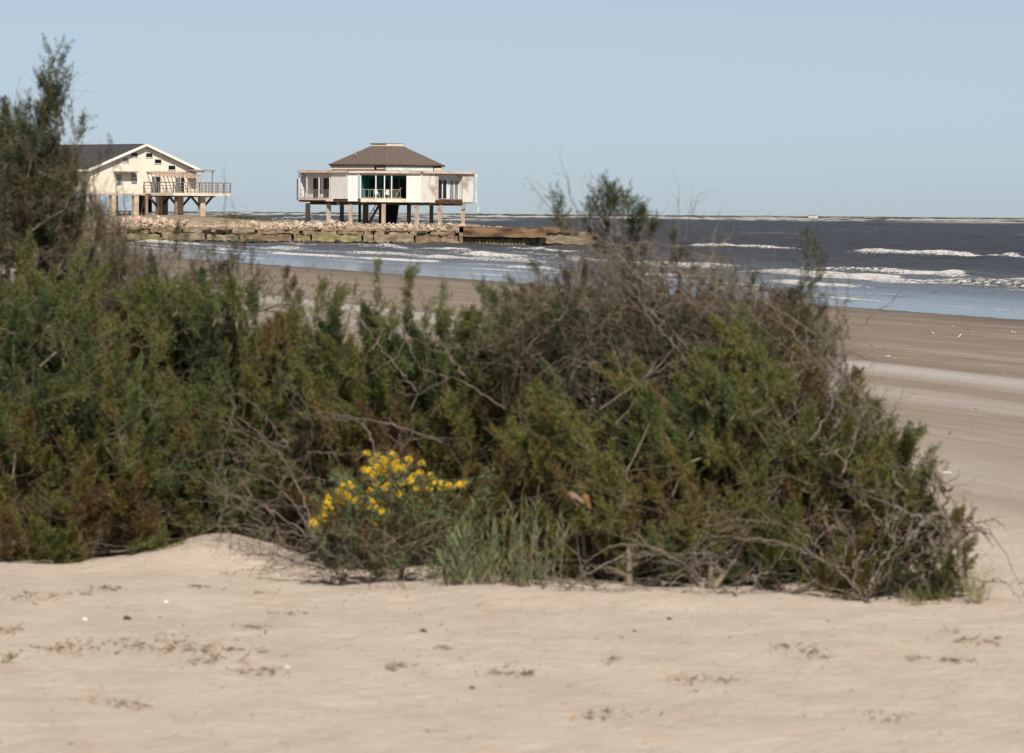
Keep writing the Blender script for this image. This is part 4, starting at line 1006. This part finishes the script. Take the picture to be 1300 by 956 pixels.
def rand_paths(n, x0, x1, y0, y1, d0, d1, seed, rad=(.004, .011), length=(60, 170), flat=.45):
    r = random.Random(seed); out = []
    for i in range(n):
        x = r.uniform(x0, x1); y = r.uniform(y0, y1); d = r.uniform(d0, d1); L = r.uniform(*length); a = r.uniform(-PI, PI)
        pts = []
        for j in range(5):
            pts.append((x, min(y, y1 + 4), d)); a += r.uniform(-.55, .55); x += math.cos(a) * L / 4; y += math.sin(a) * L / 4 * flat * 1.4; d += r.uniform(-.12, .12)
        out.append((pts, r.uniform(*rad)))
    return out
dead_thing('dead_branch_tangle', 'tangle of grey dead limbs lying under the large right bush', 'dead branches',
           [([(1100, 765, 28.5), (1060, 720, 28.5), (990, 690, 28.45), (900, 680, 28.5)], .014), ([(1080, 766, 28.5), (1085, 700, 28.4), (1060, 670, 28.4), (1010, 668, 28.5)], .012),
            ([(960, 768, 28.5), (900, 740, 28.4), (850, 705, 28.4), (790, 690, 28.5), (740, 715, 28.5)], .013), ([(700, 760, 28.6), (760, 720, 28.5), (830, 700, 28.5), (900, 715, 28.5)], .010),
            ([(1100, 768, 28.4), (1110, 730, 28.35), (1135, 690, 28.4), (1110, 660, 28.5)], .016), ([(860, 766, 28.6), (800, 740, 28.5), (740, 742, 28.5), (690, 730, 28.5)], .009)]
           + rand_paths(44, 690, 1190, 695, 766, 28.45, 29.1, 5), 201, sub=6)
dead_thing('dead_branch_tangle', 'knot of bleached driftwood roots at the right tip of the large bush', 'driftwood',
           [([(1190, 720, 28.4), (1180, 680, 28.4), (1150, 650, 28.45), (1130, 640, 28.5)], .030), ([(1220, 740, 28.4), (1215, 690, 28.4), (1190, 640, 28.4), (1185, 610, 28.5)], .028), ([(1200, 700, 28.4), (1225, 665, 28.4), (1240, 645, 28.4)], .042),
            ([(1205, 690, 28.4), (1235, 672, 28.4), (1252, 676, 28.4)], .032), ([(1150, 690, 28.4), (1175, 660, 28.35), (1200, 650, 28.4)], .018), ([(1190, 610, 28.4), (1208, 618, 28.4)], .012)]
           + rand_paths(34, 1120, 1215, 610, 730, 28.4, 28.9, 6, (.006, .014), (30, 90), .9), 202, sub=4, rsub=.006, sublen=.2)
dead_thing('dead_branch_tangle', 'bleached bare limbs on the right shoulder of the large bush', 'dead branches',
           [([(1030, 560, 28.9), (1060, 500, 28.9), (1040, 440, 29.0)], .010), ([(1070, 600, 28.8), (1095, 530, 28.8), (1110, 505, 28.8)], .012), ([(1040, 580, 28.8), (1090, 560, 28.8), (1125, 520, 28.8)], .010), ([(1050, 450, 29), (1090, 500, 28.9), (1115, 540, 28.8)], .010)]
           + rand_paths(40, 1000, 1100, 410, 620, 28.85, 29.3, 8, (.004, .009), (40, 110), 1.0), 203, sub=5, sublen=.22)
dead_thing('dead_branch_tangle', 'fan of thin grey dead branches left of the yellow flowers', 'dead branches',
           [([(400, 690, 30.6), (380, 620, 30.6), (340, 560, 30.7), (300, 530, 30.8)], .010), ([(390, 680, 30.6), (330, 640, 30.6), (260, 625, 30.6)], .008), ([(400, 680, 30.6), (350, 615, 30.6), (290, 595, 30.6)], .008), ([(405, 685, 30.6), (340, 670, 30.6), (270, 660, 30.6)], .007)]
           + rand_paths(42, 270, 400, 560, 700, 30.5, 31.0, 11, (.003, .006), (60, 140), .7), 204, sub=5, rsub=.003)
dead_thing('dead_branch_tangle', 'pale bare limbs standing in the middle of the thicket above the flowers', 'dead branches',
           [([(530, 500, 30.4), (500, 460, 30.4), (475, 430, 30.5), (440, 380, 30.8), (400, 340, 31)], .008), ([(640, 520, 30.3), (590, 485, 30.3), (540, 470, 30.4), (520, 440, 30.5), (505, 390, 30.7)], .007), ([(590, 480, 30.3), (570, 450, 30.4), (545, 410, 30.5), (530, 370, 30.7)], .008),
            ([(480, 590, 30.2), (460, 540, 30.3), (400, 520, 30.5)], .008), ([(560, 560, 30.2), (480, 535, 30.3), (420, 532, 30.4), (400, 522, 30.4)], .008), ([(500, 590, 30.2), (520, 560, 30.2), (590, 555, 30.2)], .006),
            ([(650, 470, 30.2), (680, 430, 30.2), (720, 400, 30.4), (750, 350, 30.4)], .010), ([(790, 480, 30.1), (770, 430, 30.2), (740, 400, 30.3), (690, 395, 30.4)], .010), ([(830, 420, 30.1), (800, 350, 30.2), (760, 320, 30.3), (700, 300, 30.4)], .008),
            ([(780, 540, 29.4), (815, 500, 29.4), (830, 460, 29.6)], .008), ([(760, 520, 29.4), (830, 470, 29.4), (870, 430, 29.6)], .008), ([(900, 520, 29.6), (870, 440, 29.8), (830, 400, 29.9), (780, 350, 30)], .009), ([(960, 480, 29.6), (930, 420, 29.8), (870, 380, 30), (800, 370, 30.1)], .009)]
           + rand_paths(22, 680, 980, 330, 500, 29.8, 30.3, 13, (.003, .006), (60, 150), .9), 205, sub=5, rsub=.003)
rw = random.Random(77); WS = []
for i in range(15):
    x0, y0 = rw.uniform(690, 900), rw.uniform(290, 400); y0 = max(y0, 300 + (x0 - 760) * .55); L_ = rw.uniform(120, 260); sl_ = rw.uniform(.35, .75); d_ = rw.uniform(29.8, 30.3)
    WS.append(([(x0 + L_ * f + rw.uniform(-6, 6), y0 + L_ * f * sl_ - 26 * math.sin(PI * f) + rw.uniform(-6, 6), d_ + rw.uniform(-.1, .1)) for f in (0, .25, .5, .75, 1)][::-1], rw.uniform(.004, .008)))
dead_thing('dead_branch_tangle', 'windswept brown limbs sloping down to the right over the half dead tamarisk', 'dead branches', WS, 211, mt='bark', sub=10, rsub=.0028, sublen=.4)
dead_thing('dead_branch_tangle', 'low mat of dark twigs spreading over the sand beneath the yellow flowers', 'dead branches',
           rand_paths(46, 385, 600, 690, 745, 29.7, 30.2, 17, (.002, .006), (50, 150), .3) + rand_paths(26, 430, 700, 690, 754, 29.0, 29.3, 19, (.002, .005), (50, 150), .8) + [([(405, 700, 30.3), (350, 715, 30.2), (318, 735, 30.0)], .006), ([(330, 732, 30.2), (350, 700, 30.3), (360, 672, 30.4)], .005)], 206, mt='bark', sub=5, rsub=.003, sublen=.2)
dead_thing('arched_root', 'single dark root arching from the bush tip to the sand at the right edge', 'root', [([(1195, 690, 28.7), (1220, 670, 28.6), (1262, 680, 28.5), (1300, 760, 28.2)], .009), ([(1240, 750, 28.5), (1260, 735, 28.4), (1280, 742, 28.3), (1296, 765, 28.2)], .006)], 207, mt='bark', sub=2, sublen=.12)

# pale and orange chunk of wood caught in the bush
def chunk():
    c = P(738, 634, 28.9); t = thing('broken_wood_piece', 'pale broken wood with an orange face caught in the bush right of the reeds', 'driftwood', tuple(c))
    import bmesh
    for (dx, dz, sx, sz, rot, mm, nm) in ((-.022, .008, .058, .015, -.55, MT['woodpale'], 'pale_face'), (.036, -.012, .046, .019, -1.15, MT['woodorange'], 'orange_face')):
        bm = bmesh.new(); bmesh.ops.create_icosphere(bm, subdivisions=2, radius=1); r = random.Random(3)
        for v in bm.verts: v.co = Vector((v.co.x * sx, v.co.y * .02, max(-.55, min(.7, v.co.z)) * sz * (1.2 - .6 * v.co.x))) * r.uniform(.8, 1.25)
        bmesh.ops.rotate(bm, verts=bm.verts, cent=(0, 0, 0), matrix=Matrix.Rotation(-rot, 3, 'Y'))
        me = bpy.data.meshes.new(nm); bm.to_mesh(me); bm.free(); me.materials.append(mm); o = bpy.data.objects.new(nm, me); COL.objects.link(o); o.parent = t; o.location = (dx, 0, dz)
MT['woodpale'] = mat('pale_split_wood', (.30, .22, .16), .9, .1, (.2, .14, .1), 30); MT['woodorange'] = mat('orange_wood', (.24, .12, .06), .9, .1, (.15, .08, .04), 30)
chunk()

# yellow flowering plant ------------------------------------------------
def blades(O, Dir, L, W_, r, bend=.3, tint=None, seg=3):
    n = len(O); side = unit(np.cross(Dir, r.normal(size=(n, 3))))
    bv = r.normal(size=(n, 3)) * bend; V = []; 
    for i in range(seg + 1):
        f = i / seg; c = O + Dir * (L * f)[:, None] + bv * (L * f * f)[:, None] * .6
        w = W_ * (math.sin(PI * min(.12 + f * .88, 1.0)) * .9 + .02)
        V.append(np.stack([c - side * w[:, None] / 2, c + side * w[:, None] / 2], 1))
    V = np.stack(V, 1).reshape(n, -1, 3); k = V.shape[1]
    f = np.array([[2 * i, 2 * i + 1, 2 * i + 3, 2 * i + 2] for i in range(seg)])
    Fc = (f[None] + (np.arange(n) * k)[:, None, None]).reshape(-1, 4)
    t = np.repeat(tint if tint is not None else r.random(n), seg)
    return V.reshape(-1, 3), Fc, t

FL = [(322,122),(300,140),(345,137),(365,142),(355,160),(328,155),(270,182),(340,182),(322,172),(308,203),(365,200),(387,170),(405,150),(415,165),(425,182),(450,140),(458,146),(503,155),(470,207),(497,200),(462,238),(420,238),(527,230),(553,235),(485,262),(420,266),(272,220),(320,240),(353,260),(290,270),(213,255),(210,240),(237,300),(259,322),(183,250),(166,275),(193,290),(160,308),(120,298),(112,330),(108,362),(145,357),(83,383),(60,400),(50,415),(66,412),(335,318),(355,338),(313,335),(335,356),(435,300),(580,265),(617,246),(683,235),(315,407),(395,188),(350,190),(180,275),(360,172),(295,150),(332,190),(610,256),(556,240),(400,165),(375,150),(347,350)]
def flower_plant():
    r = np.random.default_rng(55)
    bx, by = P(470, 740, 29.9)[:2]; z = gz(bx, by); org = np.array([bx, by, z])
    t = thing('flowering_plant', 'bushy plant with bright yellow daisies at the foot of the thicket', 'plant', (bx, by, z))
    pts = []
    for (cx, cy) in FL:
        px = 380 + cx / 3.25; py = 540 + cy / 3.25
        pts.append(P(px, py, 29.45 + r.uniform(-.25, .2)))
    pts = np.array(pts)
    pts = np.concatenate([pts, pts[r.integers(0, len(pts), 30)] + r.normal(size=(30, 3)) * np.array([.035, .02, .03])])
    # extra leafy shoot tips without flowers
    ex = np.array([P(r.uniform(400, 640), r.uniform(600, 735), 29.9 + r.uniform(-.3, .2)) for _ in range(170)])
    ex = ex[(ex[:, 2] > z + .03)]
    bases = np.array([[P(x, 740, 29.9)[0], by + .1, z - .02] for x in (430, 470, 510, 560)])
    arr, par, cnt, ends = skeleton(bases, np.concatenate([pts - np.array([0, 0, .012]), ex]), r, jit=.015, step=.08, path_w=.6)
    ch = np.where(par >= 0)[0]; R = np.minimum(.0012 * np.maximum(cnt, 1) ** .4, .006)
    V, Fc = tubes(arr[par[ch]], arr[ch], R[par[ch]], R[ch], 4); np_mesh('stems', V - org, Fc, MT['bark'], t, smooth=True)
    n = 6500; s = r.integers(0, len(arr), n); s = s[arr[s, 2] > z + .05]; n = len(s)
    dr = unit(r.normal(size=(n, 3)) + np.array([0, -.2, .6]))
    V, Fc, tt = blades(arr[s] + r.normal(size=(n, 3)) * .012, dr, r.uniform(.025, .05, n), r.uniform(.006, .011, n), r)
    np_mesh('leaves', V - org, Fc, MT['bluegreen'], t, attrs=[('tint', 'FACE', tt * .7)])
    # one flower head, then copies
    def head_mesh(seed):
        rr_ = random.Random(seed); vs = []; fs = []; np_ = 13
        for i in range(np_):
            a = i * 2 * PI / np_ + rr_.uniform(-.08, .08); R_ = .017 * rr_.uniform(.85, 1.1); w = .17
            dz = rr_.uniform(-.003, .004)
            k = len(vs); vs += [(math.cos(a - w * .5) * .004, math.sin(a - w * .5) * .004, 0), (math.cos(a - w) * R_ * .8, math.sin(a - w) * R_ * .8, dz + .002), (math.cos(a) * R_, math.sin(a) * R_, dz), (math.cos(a + w) * R_ * .8, math.sin(a + w) * R_ * .8, dz + .002), (math.cos(a + w * .5) * .004, math.sin(a + w * .5) * .004, 0)]
            fs.append(tuple(range(k, k + 5)))
        me = bpy.data.meshes.new('flower_head'); me.from_pydata(vs, [], fs); me.materials.append(MT['petal']); me.materials.append(MT['disc'])
        n0 = len(vs); 
        import bmesh
        bm = bmesh.new(); bm.from_mesh(me)
        q = bmesh.ops.create_uvsphere(bm, u_segments=8, v_segments=5, radius=.0065)
        for v in q['verts']: v.co.z = v.co.z * .6 + .001
        for f in {f for v in q['verts'] for f in v.link_faces}: f.material_index = 1
        bm.to_mesh(me); bm.free(); return me
    hm = [head_mesh(i) for i in range(4)]
    rr_ = random.Random(4)
    for i, p in enumerate(pts):
        o = bpy.data.objects.new('flower_head', hm[i % 4]); COL.objects.link(o); o.parent = t
        o.location = tuple(p - org); o.rotation_euler = (rr_.uniform(.5, 1.4), rr_.uniform(-.5, .5), rr_.uniform(-.6, .6)); k = rr_.uniform(1.15, 1.7); o.scale = (k, k, k)
flower_plant()

def reed_plant(name, label, cat, spots, seed, h=(.1, .35), per=26, L=(.05, .11), W_=(.006, .011), m='bluegreen', lean=(0, 0, 1)):
    r = np.random.default_rng(seed); b = np.array([[*P(px, py, d)[:2], 0] for px, py, d, hh in spots]); b[:, 2] = ground_z(b[:, 0], b[:, 1]) - .01
    org = b.mean(0); t = thing(name, label, cat, tuple(org)); P0, P1, R0, R1, O, D = [], [], [], [], [], []
    for q, (px, py, d, hh) in zip(b, spots):
        top = q + np.array([r.normal() * .05, r.normal() * .05, hh]); P0.append(q); P1.append(top); R0.append(.004); R1.append(.0015)
        for i in range(per):
            f = (i + r.random()) / per; O.append(q + (top - q) * f); a = r.random() * 6.28; D.append([math.cos(a) * .45, math.sin(a) * .45, 1.0])
    V, Fc = tubes(np.array(P0), np.array(P1), np.array(R0), np.array(R1), 4); np_mesh('stems', V - org, Fc, MT['bark'], t)
    n = len(O); V, Fc, tt = blades(np.array(O), unit(np.array(D)), r.uniform(*L, n), r.uniform(*W_, n), r, .35); np_mesh('leaves', V - org, Fc, MT[m], t, attrs=[('tint', 'FACE', tt)])
rs = random.Random(31)
reed_plant('leafy_plant', 'upright clump of blue green strap leaved stems right of the yellow flowers', 'plant',
           [(rs.uniform(562, 688), rs.uniform(738, 752), rs.uniform(29.1, 29.6), rs.uniform(.06, .50)) for _ in range(46)], 301, per=14, L=(.06, .13), W_=(.009, .016))
reed_plant('leafy_plant', 'few tall pale green stems against the dark base of the large bush', 'plant',
           [(rs.uniform(655, 720), rs.uniform(748, 758), rs.uniform(28.8, 29.1), rs.uniform(.1, .6)) for _ in range(9)], 302, per=16)
reed_plant('grass_tuft', 'thin grass tuft on the sand beside the arched root', 'grass tuft', [(rs.uniform(1225, 1262), rs.uniform(764, 770), rs.uniform(28.2, 28.5), .04) for _ in range(9)], 303, per=16, L=(.10, .3), W_=(.0018, .003), m='drygrass')
reed_plant('grass_tuft', 'dry grass tuft where the large bush meets the sand left of the tip', 'grass tuft', [(rs.uniform(1130, 1215), rs.uniform(766, 772), rs.uniform(28.2, 28.5), .03) for _ in range(10)], 304, per=14, L=(.06, .2), W_=(.0018, .003), m='drygrass')
reed_plant('small_seedling', 'small yellow green seedling on the sand at the left edge', 'plant', [(3, 858, 24.0, .05), (-6, 858, 24.0, .06)], 305, per=12, L=(.02, .05), W_=(.008, .014), m='drygrass')

# scrub on the headland
def scrub(label, spots, seed, mtl='tamgrey'):
    r = np.random.default_rng(seed); T = []
    for px, d, w, h in spots:
        c = np.array([P(px, 280, d)[0], d, 1.7]); v = unit(r.normal(size=(260, 3))) * (r.random((260, 1)) ** .4); v[:, 2] = np.abs(v[:, 2])
        T.append(c + v * np.array([w, w * .6, h]))
    T = np.concatenate(T); org = T.mean(0); org[2] = 1.6; t = thing('coastal_scrub', label, 'bush', tuple(org))
    base = np.array([[T[:, 0].min() * .3 + T[:, 0].max() * .7, org[1], 1.5], [T[:, 0].min() * .7 + T[:, 0].max() * .3, org[1], 1.5]])
    arr, par, cnt, ends = skeleton(base, T[::4], r, step=.6); ch = np.where(par >= 0)[0]; R = np.minimum(.02 * np.maximum(cnt, 1) ** .3, .08)
    V, Fc = tubes(arr[par[ch]], arr[ch], R[par[ch]], R[ch]); np_mesh('branches', V - org, Fc, MT['darkwood'], t)
    n = len(T); V, Fc, tt = leaflets(T, unit(r.normal(size=(n, 3)) * .5 + np.array([0, 0, 1])), r.uniform(.25, .5, n), 14, .12, .2, .05, np.clip(r.normal(size=n) * .2 + .7, 0, 1), r)
    np_mesh('foliage', V - org, Fc, MT[mtl], t, attrs=[('tint', 'FACE', tt)])
scrub('low brown scrub on the headland between the two houses', [(292, 500, 2.0, .95), (312, 500, 1.6, .6), (275, 499, 1.5, .5), (335, 500, 1.4, .35)], 41)
scrub('low dark scrub under the gabled house deck', [(238, 492, 1.5, .35), (255, 493, 1.6, .4)], 42)

# ------------------------------------------------------------------ wrack and pebbles on the foreground sand
MT['wrack'] = leaf_material('dried_wrack', [(0.0, (.07, .045, .028)), (.5, (.20, .125, .07)), (1.0, (.36, .25, .15))], trans=.05)
MT['pebble'] = mat('dark_pebble', (.03, .025, .022), .7, .3, (.07, .06, .05), 30)
MT['shell'] = mat('white_shell', (.75, .70, .64), .5, .4)
def wrack(px, py, wpx, n, seed, label, group=None):
    r = np.random.default_rng(seed); c = G(px, py, .83); k = c[1] / F
    n = int(n * .62); x = c[0] + r.normal(size=n) * wpx * k * .45; y = c[1] + r.normal(size=n) * wpx * k * .7 + (x - c[0]) * r.normal() * .4
    O = np.stack([x, y, ground_z(x, y) + .004 + r.random(n) * .012], 1)
    a = r.random(n) * 6.28; D = unit(np.stack([np.cos(a), np.sin(a) * .8, r.random(n) * .25], 1))
    V, Fc, tt = blades(O, D, r.uniform(.015, .06, n), r.uniform(.003, .011, n), r, .5); org = np.array([c[0], c[1], gz(c[0], c[1])])
    o = np_mesh('wrack_clump', V - org, Fc, MT['wrack'], attrs=[('tint', 'FACE', tt)]); o.location = tuple(org); tag(o, label, 'seaweed', group)
WR = [(225, 826, 120, 360, 'widest band of brown dried wrack across the sand at lower left'), (50, 764, 55, 110, 'thin line of dried wrack below the left bush'), (128, 757, 40, 80, 'dark wrack scrap just below the left bush base'),
      (85, 832, 60, 120, 'dried wrack strip near the lower left corner'), (12, 808, 24, 60, 'dark wrack scrap on the left edge of the sand'), (330, 856, 40, 90, 'brown wrack clump below the wide band'), (265, 845, 35, 70, 'orange brown wrack clump under the left end of the foreground'),
      (322, 804, 25, 60, 'small dark wrack clump above the wide band'), (352, 783, 26, 45, 'small wrack scrap on the sand below the sand mound'), (250, 752, 18, 30, 'faint wrack scrap by the foot of the sand mound'), (505, 855, 30, 60, 'wrack clump on the sand under the yellow flowers'),
      (640, 856, 38, 70, 'wrack clump at bottom centre of the sand'), (565, 825, 12, 25, 'tiny wrack scrap between the centre clumps'), (1005, 824, 40, 60, 'wrack streak on the sand below the grey dead limbs'), (1040, 834, 34, 50, 'forked wrack streak right of the longest streak'),
      (890, 862, 50, 90, 'twiggy wrack clump at the bottom right of centre'), (1232, 822, 38, 70, 'brown wrack strip near the right edge'), (1215, 845, 30, 60, 'brown wrack clump under the right hand strip'), (1165, 840, 24, 45, 'star shaped wrack scrap at lower right'), (1265, 818, 12, 22, 'tiny wrack scrap at the right edge'),
      (780, 845, 20, 30, 'faint wrack scrap centre right on open sand'), (665, 858, 20, 40, 'reddish wrack scrap beside the bottom centre clump'), (1212, 805, 12, 22, 'tiny dark twig heap on the sand below the grass tuft'), (340, 760, 20, 22, 'twig scraps at the foot of the sand mound'),
      (150, 905, 60, 70, 'wrack clump at the very bottom left'), (760, 920, 60, 60, 'wrack clump at the very bottom centre'), (1120, 915, 60, 60, 'wrack clump at the very bottom right')]
for i, (px, py, w, n, lab) in enumerate(WR): wrack(px, py, w, n, 500 + i, lab)
dead_thing('fallen_twig', 'forked brown twig lying on the sand at bottom centre right', 'twig', [([(922, 862, 24.5), (915, 868, 24.3), (890, 866, 24.35), (870, 862, 24.5)], .004), ([(928, 855, 24.8), (918, 866, 24.4)], .004)], 210, mt='deadwood', sub=2, rsub=.002, sublen=.06)
for px, py, s_, m_, lab in ((162, 792, .020, 'pebble', 'dark round pebble on the sand at left'), (538, 808, .018, 'pebble', 'dark pebble on the sand below the yellow flowers'), (211, 768, .013, 'shell', 'small white shell fragment on the sand below the left bush'),
                            (108, 789, .014, 'shell', 'white shell fragment left of the dark round pebble'), (148, 838, .009, 'pebble', 'tiny dark stone at the wide wrack band'), (600, 876, .014, 'pebble', 'dark stone at bottom centre'), (365, 848, .011, 'shell', 'pale shell bit right of the lower wrack clump'),
                            (203, 784, .007, 'pebble', 'tiny stone on the sand at left of centre'), (806, 798, .010, 'pebble', 'tiny dark stone centre right on open sand'), (850, 784, .012, 'pebble', 'dark stone just below the grey dead limbs'), (1052, 790, .008, 'pebble', 'tiny stone under the large bush edge')):
    p = G(px, py, .83); o = bpy.data.objects.new('pebble' if m_ == 'pebble' else 'shell_fragment', RM[5].copy()); o.data.materials.clear(); o.data.materials.append(MT[m_]); COL.objects.link(o)
    o.location = (p[0], p[1], gz(p[0], p[1]) + s_ * .3); o.scale = (s_ * 2.6, s_ * 2.0, s_ * 2.2); tag(o, lab, 'pebble' if m_ == 'pebble' else 'shell')
def litter():
    r = np.random.default_rng(77); n = 1500
    x = r.uniform(-5, 5, n); y = r.uniform(19, 29, n); O = np.stack([x, y, ground_z(x, y) + .004], 1)
    a = r.random(n) * 6.28; D = unit(np.stack([np.cos(a), np.sin(a), r.random(n) * .3], 1))
    V, Fc, tt = blades(O, D, r.uniform(.006, .03, n), r.uniform(.002, .007, n), r, .5)
    tag(np_mesh('sand_litter', V, Fc, MT['wrack'], attrs=[('tint', 'FACE', tt)]), 'specks of dry plant litter scattered over the foreground sand', 'litter', kind='stuff')
litter()
def beach_scraps():
    r = np.random.default_rng(78); n = 120
    y = r.uniform(36, 140, n); x = r.uniform(.0, .13, n) * y; O = np.stack([x, y, ground_z(x, y) + .01], 1)
    keep = shore_s(x, y) < -5; O = O[keep]; n = len(O)
    a = r.random(n) * 6.28; D = unit(np.stack([np.cos(a), np.sin(a), r.random(n) * .5], 1))
    V, Fc, tt = blades(O, D, r.uniform(.03, .11, n), r.uniform(.015, .035, n), r, .5, tint=r.random(n))
    tag(np_mesh('beach_scraps', V, Fc, MT['scrap'], attrs=[('tint', 'FACE', tt)]), 'small pale and dark scraps strewn over the open beach', 'beach litter', kind='stuff')
MT['scrap'] = leaf_material('beach_scrap', [(0.0, (.06, .045, .035)), (.45, (.12, .09, .07)), (.55, (.6, .55, .5)), (1.0, (.7, .66, .6))], trans=.02)
beach_scraps()

# ------------------------------------------------------------------ light
EL = math.radians(46); AZ = math.radians(12)       # AZ: to the right of straight behind the camera
sd_ = Vector((math.sin(AZ) * math.cos(EL), -math.cos(AZ) * math.cos(EL), math.sin(EL)))
sl = bpy.data.lights.new('sun', 'SUN'); sl.energy = 4.5; sl.angle = math.radians(.53); sl.color = (1.0, .93, .82)
so = bpy.data.objects.new('sun', sl); COL.objects.link(so); so.rotation_euler = sd_.to_track_quat('Z', 'Y').to_euler()
w = bpy.data.worlds.new('World'); sc.world = w; w.use_nodes = True; nt = w.node_tree
sky = nt.nodes.new('ShaderNodeTexSky'); sky.sky_type = 'NISHITA'; sky.sun_disc = False
sky.sun_elevation = EL; sky.sun_rotation = math.atan2(sd_.x, sd_.y)
sky.air_density = .45; sky.dust_density = .3; sky.ozone_density = 6.0; sky.altitude = 0
hs = nt.nodes.new('ShaderNodeHueSaturation'); hs.inputs['Saturation'].default_value = .54; hs.inputs['Hue'].default_value = .486
nt.links.new(sky.outputs[0], hs.inputs['Color']); nt.links.new(hs.outputs[0], nt.nodes['Background'].inputs[0]); nt.nodes['Background'].inputs[1].default_value = .070
vs = sc.view_settings; vs.view_transform = 'Standard'; vs.look = 'None'; vs.gamma = 1; vs.use_curve_mapping = False; vs.exposure = .24
sc.cycles.max_bounces = 6; sc.cycles.diffuse_bounces = 3; sc.cycles.transparent_max_bounces = 4
sc.cycles.sample_clamp_indirect = 4
